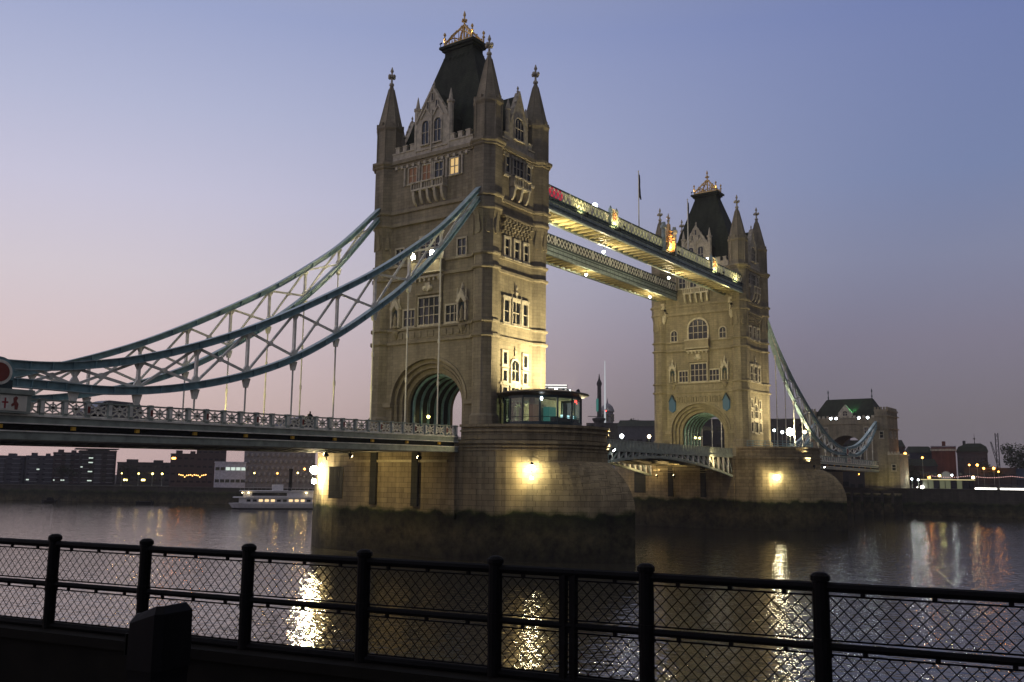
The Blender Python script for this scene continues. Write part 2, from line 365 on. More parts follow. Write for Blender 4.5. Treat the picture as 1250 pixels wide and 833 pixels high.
# ------------------------------------------------------------------ towers
HX, HY = 5.3, 8.5
class Face:
    def __init__(s, o, r, n): s.o = Vector(o); s.r = Vector(r); s.n = Vector(n)
    def p(s, u, z, n): return s.o+s.r*u+s.n*n+Vector((0, 0, z))
    def box(s, mb, u0, u1, z0, z1, n0, n1, m):
        mb.loft([[s.p(u0,z,n0), s.p(u1,z,n0), s.p(u1,z,n1), s.p(u0,z,n1)] for z in (z0, z1)], m)
    def poly(s, mb, pts, n0, n1, m): mb.loft([[s.p(u,z,n0) for u, z in pts], [s.p(u,z,n1) for u, z in pts]], m)
    def ring(s, mb, inner, outer, n0, n1, m):
        k = len(inner)
        for i in range(k-1):
            q = [inner[i], inner[i+1], outer[i+1], outer[i]]
            s.poly(mb, q, n0, n1, m)
def wpts(u, z0, w, h, arched):
    a = w/2
    if not arched: return [(u-a, z0), (u-a, z0+h), (u+a, z0+h), (u+a, z0), (u-a, z0)]
    zs = z0+h-a*.9
    return [(u-a, z0)]+[(u-a*cos(radians(t)), zs+a*.9*sin(radians(t))) for t in range(0, 181, 20)]+[(u+a, z0), (u-a, z0)]
def window(F, par, u, z0, w, h, lights=2, trans=1, arched=False, pane=None, n0=0.0, sur=.2, sm=None, depth=.2):
    sm = sm or pale
    mb = MB(); inn = wpts(u, z0, w, h, arched)
    cz = z0+h/2
    out = [(u+(x-u)*(1+2*sur/w), cz+(z-cz)*(1+2*sur/h)) for x, z in inn]
    F.ring(mb, inn, out, n0-.05, n0+depth, sm)
    for i in range(1, lights):
        x = u-w/2+w*i/lights; F.box(mb, x-.055, x+.055, z0, z0+h*(.97 if not arched else .9), n0+.02, n0+depth*.7, sm)
    for i in range(1, trans+1):
        z = z0+h*i/(trans+1); F.box(mb, u-w/2, u+w/2, z-.05, z+.05, n0+.02, n0+depth*.6, sm)
    F.box(mb, u-w/2-sur-.08, u+w/2+sur+.08, z0-sur-.12, z0-sur, n0, n0+depth+.12, sm)
    o = mb.build('window', par)
    mp_ = MB(); pts = inn[:-1]; F.poly(mp_, pts, n0-.02, n0+.025, pane or glassd); mp_.build('pane', o)
    return o
def octa(cx, cy_, ap, z): 
    R = ap/cos(pi/8); return [(cx+R*cos(pi/8+i*pi/4), cy_+R*sin(pi/8+i*pi/4), z) for i in range(8)]
AY, AZS, AH = 4.5, 2.3, 4.1     # inner arch: half width, springing, rise
def ell(a, zs, h, n=20): return [(a*cos(pi-pi*i/n), zs+h*sin(pi*i/n)) for i in range(n+1)]
def make_tower(X, rz, label, lit):
    T = root('bridge_tower', label, 'tower', (X, 0, 0), rz)
    WX, WY = 6.0, 9.2
    FL = Face((-WX, 0, 0), (0, -1, 0), (-1, 0, 0)); FR = Face((WX, 0, 0), (0, 1, 0), (1, 0, 0))
    FS = Face((0, -WY, 0), (1, 0, 0), (0, -1, 0)); FN_ = Face((0, WY, 0), (-1, 0, 0), (0, 1, 0))
    Z0 = -2.4
    # ---- walls
    mb = MB()
    oA = 6.1; oH = 5.3; oZ = 2.6
    mb.box((-WX, -8.6, 10.4), (WX, 8.6, 26.4), granite); 
    mb.box((-HX, -WY, Z0), (HX, -6.6, 26.4), granite); mb.box((-HX, WY, Z0), (HX, 6.6, 26.4), granite)
    mb.box((-HX+.3, -9, 26.4), (HX-.3, 9, 35.2), granite)
    mb.box((-6.2, -8.6, 26.4), (6.2, 8.6, 34.9), granite); mb.box((-5, -9.4, 26.4), (5, 9.4, 34.9), granite)
    for F in (FL, FR):     # portal wall, arched orders stepping back
        steps = [(6.1, 8.1, 2.7, 0.0, -.45), (5.55, 7.55, 2.6, -.45, -.9), (5.0, 7.0, 2.5, -.9, -1.4), (AY, AZS+AH, AZS, -1.4, -1.9)]
        for (a, ztop, zs, n1, n0) in steps:
            e = ell(a, zs, ztop-zs); pl = [(-a, Z0)]+e+[(a, Z0)]
            for (u0, z0), (u1, z1) in zip(pl, pl[1:]):
                if abs(u1-u0) < 1e-6: continue
                F.poly(mb, [(u0, z0), (u0, 10.4), (u1, 10.4), (u1, z1)], n0, n1, granite_f)
            F.box(mb, -8.6, -a, Z0, 10.4, n0, n1, granite); F.box(mb, a, 8.6, Z0, 10.4, n0, n1, granite)
    # passage vault and side walls
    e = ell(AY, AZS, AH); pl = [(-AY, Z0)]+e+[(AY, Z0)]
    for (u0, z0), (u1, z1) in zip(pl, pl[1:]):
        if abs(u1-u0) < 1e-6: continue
        FL.poly(mb, [(u0, z0), (u0, 10.4), (u1, 10.4), (u1, z1)], -2*WX+1.9, -1.9, shade_lining)
    for sg in (-1, 1): mb.box((-WX+1.9, sg*AY, Z0), (WX-1.9, sg*6.7, 10.4), shade_lining)
    mb.build('wall', T)
    # arch mouldings
    for F in (FL, FR):
        mb = MB()
        for a, zt, zs, w, n0, n1 in ((6.1, 8.1, 2.7, .32, -.05, .16), (5.55, 7.55, 2.6, .2, -.5, -.32), (5.0, 7.0, 2.5, .2, -.95, -.78)):
            F.ring(mb, ell(a, zs, zt-zs), ell(a+w, zs, zt-zs+w), n0, n1, granite_f)
        F.box(mb, -8, -6.05, 2.1, 2.65, 0, .35, granite_f); F.box(mb, 6.05, 8, 2.1, 2.65, 0, .35, granite_f)
        mb.build('arch_moulding', T)
    for k in range(6):
        x = -3.6+1.44*k; mb = MB(); ee = ell(AY-.02, AZS, AH-.02, 18); e2 = ell(AY-.3, AZS, AH-.3, 18)
        Fx = Face((x, 0, 0), (0, -1, 0), (-1, 0, 0))
        Fx.ring(mb, e2, ee, -.12, .12, teal)
        for sg in (-1, 1): Fx.box(mb, sg*(AY-.3), sg*(AY-.02), Z0, AZS, -.12, .12, teal)
        mb.build('arch_rib', T)
    # ---- string courses
    def course(z0, z1, o, ap, wx=6.0, wy=9.2, m=pale):
        mb = MB()
        mb.box((-wx-o, -HY+.6, z0), (-wx+.1, HY-.6, z1), m); mb.box((wx-.1, -HY+.6, z0), (wx+o, HY-.6, z1), m)
        mb.box((-HX+.6, -wy-o, z0), (HX-.6, -wy+.1, z1), m); mb.box((-HX+.6, wy-.1, z0), (HX-.6, wy+o, z1), m)
        for a in (-1, 1):
            for c in (-1, 1):
                mb.loft([octa(a*HX, c*HY, ap+o*.55, z0), octa(a*HX, c*HY, ap+o, z0+(z1-z0)*.4), octa(a*HX, c*HY, ap+o, z1)], m)
        return mb.build('string_course', T)
    def course2(z0, z1, o, ap, **k):      # not over the arch
        return course(z0, z1, o, ap, **k)
    for z0, z1, o in ((10.25, 10.62, .28), (12.02, 12.35, .26), (18.75, 19.08, .3), (20.5, 20.85, .28)): course(z0, z1, o, 1.5, m=granite_f)
    course(26.15, 26.6, .4, 1.5, m=granite_f); course(27.85, 28.25, .28, 1.8, 6.2, 9.4, granite_f)
    course(34.75, 35.25, .45, 1.8, 6.2, 9.4, granite_f); course(34.45, 34.75, .22, 1.8, 6.2, 9.4, granite_f)
    # ---- corner turrets
    for a in (-1, 1):
        for c in (-1, 1):
            cx, cy_ = a*HX, c*HY; mb = MB()
            mb.loft([octa(cx, cy_, 1.75, Z0), octa(cx, cy_, 1.75, .6), octa(cx, cy_, 1.5, .9), octa(cx, cy_, 1.5, 24.9), octa(cx, cy_, 1.8, 26.6), octa(cx, cy_, 1.8, 35.2)], granite)
            mb.loft([octa(cx, cy_, 1.66, 35.2), octa(cx, cy_, 1.62, 39.9), octa(cx, cy_, 1.85, 40.3), octa(cx, cy_, 1.85, 40.6)], granite_f)
            for i in range(8):     # panel ribs, gablets, little crown merlons
                an = pi/8+i*pi/4; R = 1.66/cos(pi/8)
                mb.lathe((cx+R*cos(an), cy_+R*sin(an), 35.3), [(.11, 0), (.11, 4.6), (.16, 4.8)], granite_f, 5)
                am = i*pi/4; nx, ny = cos(am), sin(am); F = Face((cx+nx*1.5, cy_+ny*1.5, 0), (-ny, nx, 0), (nx, ny, 0))
                F.poly(mb, [(-.34, 23.6), (0, 25.9), (.34, 23.6), (.2, 23.2), (-.2, 23.2)], -.02, .2, granite_f)
                F2 = Face((cx+nx*1.85, cy_+ny*1.85, 0), (-ny, nx, 0), (nx, ny, 0))
                F2.box(mb, -.28, .28, 40.6, 41.1, -.25, .02, granite_f)
            t_ = mb.build('turret', T)
            mb = MB()
            mb.loft([octa(cx, cy_, r_, z) for r_, z in ((1.62, 40.6), (1.22, 42.4), (.78, 44.5), (.36, 46.4), (.2, 47.0))], granite_f)
            for i in range(8):
                an = pi/8+i*pi/4
                mb.tube([(cx+r_/cos(pi/8)*cos(an), cy_+r_/cos(pi/8)*sin(an), z) for r_, z in ((1.62, 40.6), (1.22, 42.4), (.78, 44.5), (.36, 46.4))], .07, granite_f, 4)
            mb.build('spire', t_)
            mb = MB()
            mb.lathe((cx, cy_, 46.9), [(.2, 0), (.36, .15), (.34, .35), (.16, .55), (.14, 1.0), (.2, 1.1), (.14, 1.3), (.13, 2.0), (.25, 2.25), (.16, 2.5), (.05, 2.85)], pale, 8)
            for dx, dy in ((1, 0), (-1, 0), (0, 1), (0, -1)):
                mb.lathe((cx+dx*.42, cy_+dy*.42, 48.3), [(.1, -.24), (.24, -.1), (.24, .12), (.1, .28)], pale, 6)
                mb.box((cx-.1+min(0, dx*.45), cy_-.1+min(0, dy*.45), 48.18), (cx+.1+max(0, dx*.45), cy_+.1+max(0, dy*.45), 48.42), pale)
            mb.build('finial', t_)
    # ---- parapet
    def par(F, half, skip):
        for s_ in (-1, 1):
            mb = MB()
            F.box(mb, s_*skip, s_*half, 35.25, 36.35, -.35, .12, pale)
            F.box(mb, s_*skip, s_*half, 36.25, 36.42, -.4, .22, pale)
            k = 0; n = max(1, int((half-skip)/1.15)); w = (half-skip)/n
            for k in range(n):
                F.box(mb, s_*(skip+k*w+.12), s_*(skip+k*w+w*.62), 36.42, 37.15, -.32, .12, pale)
                F.box(mb, s_*(skip+k*w+.06), s_*(skip+k*w+w*.62+.06), 37.15, 37.27, -.36, .18, pale)
            mb.build('parapet', T)
    F4L = Face((-6.2, 0, 0), (0, -1, 0), (-1, 0, 0)); F4R = Face((6.2, 0, 0), (0, 1, 0), (1, 0, 0))
    F4S = Face((0, -9.4, 0), (1, 0, 0), (0, -1, 0)); F4N = Face((0, 9.4, 0), (-1, 0, 0), (0, 1, 0))
    par(F4L, 6.9, 3.0); par(F4R, 6.9, 3.0); par(F4S, 3.7, 2.1); par(F4N, 3.7, 2.1)
    # ---- roof
    mb = MB()
    mb.loft([[(sx_*a, sy*b_, z) for sx_, sy in ((-1,-1),(1,-1),(1,1),(-1,1))] for a, b_, z in ((5.4, 8.4, 35.0), (4.9, 8.2, 35.9), (3.95, 7.4, 37.6), (.95, 2.25, 52.0))], slate)
    rf = mb.build('roof', T)
    mb = MB()
    for a, b_, z0, z1 in ((1.15, 2.45, 50.9, 51.9), (1.45, 2.75, 51.9, 52.25), (1.75, 3.05, 52.25, 52.6)): mb.box((-a, -b_, z0), (a, b_, z1), slate)
    for i in range(7):
        y = -2.4+.8*i
        for s_ in (-1, 1): mb.add([(s_*1.2, y-.3, 50.95), (s_*1.2, y+.3, 50.95), (s_*1.5, y, 50.3), (s_*1.1, y, 50.9)], [(0,1,2),(0,2,3),(1,3,2)], slate)
    mb.build('roof_platform', rf)
    mb = MB()
    a, b_ = 1.35, 2.5
    mb.box((-a, -b_, 52.62), (-a+.12, b_, 52.95), gold); mb.box((a-.12, -b_, 52.62), (a, b_, 52.95), gold)
    mb.box((-a+.12, -b_, 52.62), (a-.12, -b_+.12, 52.95), gold); mb.box((-a+.12, b_-.12, 52.62), (a-.12, b_, 52.95), gold)
    for sx_ in (-1, 1):
        for sy in (-1, 1):
            cx, cy_ = sx_*(a-.06), sy*(b_-.06)
            mb.lathe((cx, cy_, 52.7), [(.13, 0), (.13, 1.0), (.24, 1.15), (.1, 1.35), (.1, 1.55), (.22, 1.7), (.2, 1.85), (.05, 2.1)], gold, 6)
            pts = [(cx*(1-f), cy_*(1-f), 52.95+2.9*f**.92) for f in [i/8*.97 for i in range(9)]]
            mb.tube(pts, .15, gold, 5)
            for q in pts[1:8:2]: mb.sphere((q[0]*1.03, q[1]*1.03, q[2]+.2), .12, gold, 6, 4)
            pts2 = [(cx*(1-f), cy_*(1-f), 52.95+1.0*sin(f*pi)) for f in [i/8 for i in range(9)]]
            mb.tube(pts2, .1, gold, 4)
            mb.tube([(cx, cy_*(1-f), 52.95+1.5*sin(f*pi/2)) for f in [i/6 for i in range(7)]], .09, gold, 4)
            for f in (.25, .5, .72): mb.tube([(cx*(1-f), cy_*(1-f), 52.9), (cx*(1-f), cy_*(1-f), 52.95+2.9*f**.92)], .07, gold, 4)
    for i in range(9):
        y = -b_+.3+(2*b_-.6)*i/8
        for s_ in (-1, 1): mb.lathe((s_*(a-.06), y, 52.9), [(.06, 0), (.1, .25), (.02, .5)], gold, 5)
    mb.lathe((0, 0, 52.6), [(.17, 0), (.15, 2.7), (.3, 2.85), (.14, 3.05), (.12, 3.6), (.28, 3.7), (.3, 3.95), (.12, 4.15), (.12, 4.5), (.22, 4.65), (.18, 4.85), (.04, 5.3)], gold, 8)
    for dx, dy in ((1, 0), (-1, 0), (0, 1), (0, -1)): mb.sphere((dx*.34, dy*.34, 56.45), .17, gold, 6, 4)
    mb.build('crown_crest', rf)
    # ---- gabled dormers
    def gable(F, hw, apex, shoulder, win, depth):
        mb = MB()
        pts = [(-hw, 35.2), (-hw, shoulder-1.2), (-hw+.25, shoulder-1.0), (0, apex), (hw-.25, shoulder-1.0), (hw, shoulder-1.2), (hw, 35.2)]
        F.poly(mb, pts, -.55, .12, pale)
        for s_ in (-1, 1):     # coping, pinnacles, crockets
            F.poly(mb, [(s_*(hw-.1), shoulder-1.1), (0, apex+.15), (0, apex-.35), (s_*(hw-.1), shoulder-1.65)], .1, .28, pale)
            c = F.p(s_*hw, 0, -.2)
            mb.lathe((c.x, c.y, 35.2), [(.42, 0), (.42, shoulder-35.0), (.55, shoulder-34.9), (.55, shoulder-34.6), (.3, shoulder-34.5), (.28, shoulder-34.2), (.1, shoulder-33.2), (.04, shoulder-32.9)] if hw > 2.5 else [(.32, 0), (.32, shoulder-35.2), (.4, shoulder-35.0), (.06, shoulder-33.6)], pale, 8)
            for k in range(4):
                f = (k+.7)/4.6; u = s_*(hw-.1)*(1-f); z = shoulder-1.1+(apex-shoulder+1.1)*f
                q = F.p(u, z+.1, .1); mb.sphere(q, .17, pale, 6, 4)
        q = F.p(0, apex, -.1); mb.lathe(tuple(q), [(.1, -.2), (.2, .15), (.07, .35), (.18, .55), (.03, .9)], pale, 6)
        if hw > 2.5:
            for u, z in ((0, 43.0), (-.75, 41.9), (.75, 41.9)):
                F.ring(mb, wpts(u, z-.55, .3, 1.1, True), wpts(u, z-.7, .5, 1.4, True), .12, .25, pale)
                F.poly(mb, wpts(u, z-.5, .26, 1.0, True)[:-1], .121, .14, glassd)
            for u in (-1.02, 1.02):
                F.ring(mb, [(u-.8, 40.3), (u, 41.5), (u+.8, 40.3)], [(u-1.0, 40.3), (u, 41.85), (u+1.0, 40.3)], .12, .3, pale)
            F.box(mb, -.1, .1, 35.6, 41.2, .12, .35, pale); F.box(mb, -hw+.1, hw-.1, 35.9, 36.1, .12, .25, pale)
        g_ = mb.build('gable', T)
        for (u, z, w, h, li, tr, ar) in win: window(F, g_, u, z, w, h, li, tr, ar, n0=.13, sur=.14, depth=.16)
        mb = MB()
        hh = hw-.05
        mb.loft([[F.p(-hh, 36, -.5), F.p(-hh, shoulder-1.4, -.5), F.p(0, apex-.45, -.5), F.p(hh, shoulder-1.4, -.5), F.p(hh, 36, -.5)],
                 [F.p(-hh, 36, -depth), F.p(-hh, shoulder-1.4, -depth), F.p(0, apex-.45, -depth), F.p(hh, shoulder-1.4, -depth), F.p(hh, 36, -depth)]], slate)
        mb.build('dormer_roof', g_)
    for F in (F4L, F4R): gable(F, 2.85, 44.4, 41.4, [(-1.05, 36.7, 1.15, 3.2, 2, 1, True), (1.05, 36.7, 1.15, 3.2, 2, 1, True)], 4.6)
    for F in (F4S, F4N): gable(F, 2.0, 43.6, 40.4, [(0, 37.0, 1.9, 2.9, 3, 1, True)], 5.0)
    # ---- upper storey windows and balconies
    def balcony(F, hw, z0, ztop, proj, m=pale):
        mb = MB()
        F.box(mb, -hw, hw, z0, z0+.25, 0, proj, m); F.box(mb, -hw, hw, ztop-.18, ztop, proj-.3, proj+.06, m)
        n = max(2, int(hw*2/1.5)); w = 2*hw/n
        for i in range(n+1):
            u = -hw+w*i; F.box(mb, max(-hw, u-.14), min(hw, u+.14), z0+.25, ztop+.12, proj-.28, proj+.03, m)
        for i in range(n):
            u = -hw+w*(i+.5); F.box(mb, u-w*.36, u+w*.36, z0+.25, ztop-.18, proj-.24, proj-.14, granite_f)
            for k in (-.22, 0, .22): F.box(mb, u+k*w-.05, u+k*w+.05, z0+.25, ztop-.18, proj-.14, proj-.04, m)
        for s_ in (-1, 1): F.box(mb, s_*hw, s_*(hw-.2), z0+.25, ztop, 0, proj-.28, m)
        o = mb.build('balcony', T)
        nb = max(3, int(hw*2/1.0))
        for i in range(nb):     # curved corbels
            u = -hw+.35+(2*hw-.7)*i/(nb-1)
            prof = [(0, z0)]+[(proj*.95*cos(radians(t)), z0-1.75*sin(radians(t))) for t in range(0, 91, 15)]
            mb = MB(); mb.loft([[F.p(u-.2, z, n) for n, z in prof], [F.p(u+.2, z, n) for n, z in prof]], m); mb.build('corbel', o)
    for F, isl in ((F4L, lit), (F4R, False)):
        for i, u in enumerate((-3.15, -.75, 1.35, 3.95)):
            pn = {0: e_winor, 1: e_winor, 2: glassd, 3: e_win}[i] if isl else glassd
            window(F, T, u, 31.75, 1.35, 2.05, 2, 1, False, pn, sur=.16)
        balcony(F, 2.75, 30.25, 31.45, .95)
        mb = MB()
        for i in range(13): F.box(mb, -6.3+i*1.0, -5.9+i*1.0, 34.05, 34.45, 0, .25, pale)
        F.box(mb, -6.4, 6.4, 34.3, 34.47, -.02, .1, pale); mb.build('corbel_table', T)
        for u in (-2.0, .3, 2.65, -4.6, 5.2): mb = MB(); mb.lathe(tuple(F.p(u, 31.5, .12)), [(.2, 0), (.16, .2), (.16, 2.3), (.24, 2.6)], pale, 6); mb.build('colonnette', T)
    for F in (F4S, F4N):
        window(F, T, 0, 32.0, 2.2, 2.2, 3, 1, False, sur=.18); window(F, T, -2.35, 32.0, .8, 2.0, 1, 1, False, sur=.16); window(F, T, 2.35, 32.0, .8, 2.0, 1, 1, False, sur=.16)
        balcony(F, 1.9, 30.2, 31.6, .9)
        mb = MB()
        for i in range(8): F.box(mb, -3.4+i*.9, -3.05+i*.9, 34.05, 34.45, 0, .25, pale)
        F.box(mb, -3.5, 3.5, 34.3, 34.47, -.02, .1, pale); mb.build('corbel_table', T)
        for s_ in (-1, 1): mb = MB(); F.box(mb, s_*3.5, s_*2.0, 28.3, 31.6, 0, .12, granite_f); F.box(mb, s_*3.4, s_*2.1, 31.3, 31.6, 0, .4, pale); mb.build('wall_panel', T)
    # ---- portal faces, storeys two and three
    for F, isl in ((FL, True), (FR, False)):
        window(F, T, 0, 12.55, 3.4, 3.45, 4, 2, False, sur=.22)
        window(F, T, -3.3, 12.55, 1.9, 2.1, 3, 1, False, sur=.2); window(F, T, 3.9 if isl else 3.3, 12.55, 2.0, 2.1, 3, 1, False, sur=.2)
        mb = MB()      # carved oriel above the centre window
        F.poly(mb, [(-2.2, 16.4), (-2.2, 19.2), (2.2, 19.2), (2.2, 16.4)], 0, .35, granite_f)
        F.box(mb, -2.4, 2.4, 18.5, 18.75, 0, .8, pale); F.box(mb, -2.5, 2.5, 19.2, 20.75, 0, .95, granite_f); F.box(mb, -2.6, 2.6, 20.75, 20.95, 0, 1.05, pale)
        F.box(mb, -2.6, 2.6, 19.08, 19.25, 0, 1.0, pale)
        for i in range(6): F.box(mb, -2.1+i*.78, -1.8+i*.78, 18.1, 18.5, .3, .7, pale)
        for u in (-.5, .5): q = F.p(u, 17.2, .36); mb.sphere(q, .4, pale, 8, 5)
        F.poly(mb, [(-.45, 17.9), (.45, 17.9), (.4, 17.1), (0, 16.7), (-.4, 17.1)], .35, .55, pale)
        for s_ in (-1, 1):
            q = F.p(s_*2.05, 12.4, .22); mb.lathe(tuple(q), [(.24, 0), (.18, .3), (.18, 5.4), (.3, 5.7), (.3, 6.0)], granite_f, 6)
        mb.build('oriel', T)
        for s_ in (-1, 1):      # canopied statue niche
            u = s_*5.6; mb = MB()
            F.box(mb, u-.75, u-.5, 12.5, 15.0, 0, .5, pale); F.box(mb, u+.5, u+.75, 12.5, 15.0, 0, .5, pale)
            F.box(mb, u-.5, u+.5, 12.4, 14.9, 0, .06, tealdk)
            F.poly(mb, [(u-.85, 15.0), (u, 16.6), (u+.85, 15.0), (u+.5, 14.7), (u, 15.4), (u-.5, 14.7)], 0, .6, pale)
            q = F.p(u, 16.4, .3); mb.lathe(tuple(q), [(.12, 0), (.2, .3), (.06, .9)], pale, 6)
            for k in (-1, 1): q = F.p(u+k*.68, 15.0, .4); mb.lathe(tuple(q), [(.13, 0), (.13, .9), (.02, 1.7)], pale, 5)
            q = F.p(u, 12.4, .35); mb.lathe(tuple(q), [(.4, 0), (.4, .3), (.24, .4), (.28, 1.0), (.3, 1.4), (.12, 1.6), (.16, 1.85), (.04, 2.05)], granite_f, 8)
            q = F.p(u, 10.9, .1); mb.lathe(tuple(q), [(.1, 0), (.55, .8), (.6, 1.1)], granite_f, 8)
            mb.build('statue_niche', T)
        mb = MB()      # carved frieze
        F.box(mb, -6.6, 6.6, 10.7, 11.95, 0, .06, granite_f)
        for i in range(12): F.box(mb, -6.2+i*1.06, -5.5+i*1.06, 10.95, 11.7, .06, .16, granite_f)
        mb.build('frieze', T)
        for u in (-5.25, 5.25):
            window(F, T, u, 20.95, 1.3, 2.1, 2, 1, not isl, sur=.2)
        window(F, T, 0, 21.0, 4.0 if not isl else 3.2, 4.1 if not isl else 3.0, 4, 2, not isl, sur=.35)
        if not isl:
            mb = MB()
            for i in range(11): F.ring(mb, wpts(-5+i*1.0, 8.45, .5, 1.0, True), wpts(-5+i*1.0, 8.35, .75, 1.3, True), 0, .2, granite_f)
            mb.build('arcade', T)
            for s_ in (-1, 1):
                u = s_*5.75; mb = MB()
                F.poly(mb, [(u-.65, 8.6), (u, 9.7), (u+.65, 8.6), (u+.65, 6.9), (u, 6.4), (u-.65, 6.9)], .02, .55, e_blue)
                F.poly(mb, [(u-.75, 8.55), (u, 9.95), (u+.75, 8.55), (u+.65, 8.5), (u, 9.6), (u-.65, 8.5)], .0, .7, tealdk)
                mb.build('blue_shield', T)
                mb = MB(); u = s_*7.3
                F.box(mb, u-.45, u+.45, 25.4, 28.7, .1, .5, pale); 
                q = F.p(u, 24.6, .4); mb.lathe(tuple(q), [(.15, 0), (.5, .7), (.5, 1.6), (.35, 1.8)], pale, 8)
                F.poly(mb, [(u-.4, 28.8), (u+.4, 28.8), (u+.4, 27.6), (u-.4, 27.6)], .4, 1.1, pale)
                mb.build('console', T)
    # ---- side faces
    for F in (FS, FN_):
        window(F, T, 0, 5.3, 1.5, 2.6, 2, 1, True, sur=.25)
        for u in (-2.2, 2.2):
            window(F, T, u, 7.25, .75, 1.5, 1, 0, False, sur=.28); window(F, T, u, 5.15, .75, 1.3, 1, 0, False, sur=.25)
            window(F, T, u, 2.6, .9, 1.7, 1, 0, False, sur=.28)
        window(F, T, 0, 2.4, 1.6, 2.0, 2, 0, False, sur=.25)
        mb = MB(); F.box(mb, -3.2, 3.2, 4.65, 4.95, 0, .2, pale)
        q = F.p(0, 8.4, .12); mb.lathe(tuple(q), [(.2, 0), (.1, .4), (.22, .6), (.08, .9), (.04, 1.3)], pale, 6); mb.build('sill_band', T)
        # storey two: triple window in one pale surround
        for u, w, li in ((-2.05, .95, 1), (0, 1.6, 2), (2.05, .95, 1)): window(F, T, u, 12.6, w, 2.8, li, 1, False, sur=.28, depth=.26)
        mb = MB(); F.box(mb, -2.95, 2.95, 15.68, 15.9, 0, .3, pale)
        for s_ in (-1.02, 1.02): q = F.p(s_, 12.4, .3); mb.lathe(tuple(q), [(.16, 0), (.13, .2), (.13, 3.4), (.05, 3.9)], pale, 5)
        q = F.p(0, 15.8, .2); mb.lathe(tuple(q), [(.2, 0), (.14, .5), (.26, .8), (.1, 1.1), (.18, 1.4), (.03, 1.9)], pale, 6)
        mb.build('window_head', T)
        # storey three: three windows under a corbelled chequer
        for u in (-2.1, 0, 2.1): window(F, T, u, 21.1, .95, 2.2, 1, 1, False, sur=.3, depth=.3)
        mb = MB()
        for k in range(4):
            for i in range(9): 
                u = -3.0+i*.72+(k % 2)*.36
                F.box(mb, u-.2, min(3.4, u+.2), 23.85+k*.52, 24.25+k*.52, 0, .2+.12*k, granite_f)
        F.box(mb, -3.3, 3.3, 25.9, 26.15, 0, .62, granite_f)
        mb.build('corbel_chequer', T)
    return T
tower1 = make_tower(0, 0, 'near tall stone bridge tower with orange lit upper windows', True)
tower2 = make_tower(82.3, pi, 'far stone bridge tower with blue shields beside its arch', False)

# ------------------------------------------------------------------ suspension chains
# local frame: x measured away from the tower's land face (positive = out to the shore), z above the road datum
def lerp_tab(tab, x):
    for (x0, z0), (x1, z1) in zip(tab, tab[1:]):
        if x0 <= x <= x1: 
            f = (x-x0)/(x1-x0); return z0+(z1-z0)*f
    return tab[-1][1] if x > tab[-1][0] else tab[0][1]
def smooth_tab(tab):
    xs = [a for a, _ in tab]; zs = [b for _, b in tab]; n = len(tab); out = []
    for i in range(n-1):
        def tan(k):
            a, b = max(0, k-1), min(n-1, k+1); return (zs[b]-zs[a])/(xs[b]-xs[a])
        h = xs[i+1]-xs[i]; m0, m1 = tan(i), tan(i+1)
        for s in range(6):
            t = s/6; h00 = 2*t**3-3*t*t+1; h10 = t**3-2*t*t+t; h01 = -2*t**3+3*t*t; h11 = t**3-t*t
            out.append((xs[i]+h*t, h00*zs[i]+h10*h*m0+h01*zs[i+1]+h11*h*m1))
    out.append(tab[-1]); return out
UP = smooth_tab([(6.6, 29.1), (13.8, 22.4), (19.4, 18.3), (24.5, 14.95), (29.7, 12.0), (35.5, 8.95), (41.1, 6.3), (47, 4.0), (52, 2.45), (56, 1.62), (59.2, 1.2), (62.6, 1.05)])
LO = smooth_tab([(6.6, 28.0), (13.8, 19.9), (19.4, 14.7), (24.5, 10.9), (29.7, 7.5), (35.5, 4.35), (41.1, 2.2), (46, .9), (50.2, .15), (54.3, -.2), (58.2, -.2), (60.5, -.2), (62.6, -.2)])
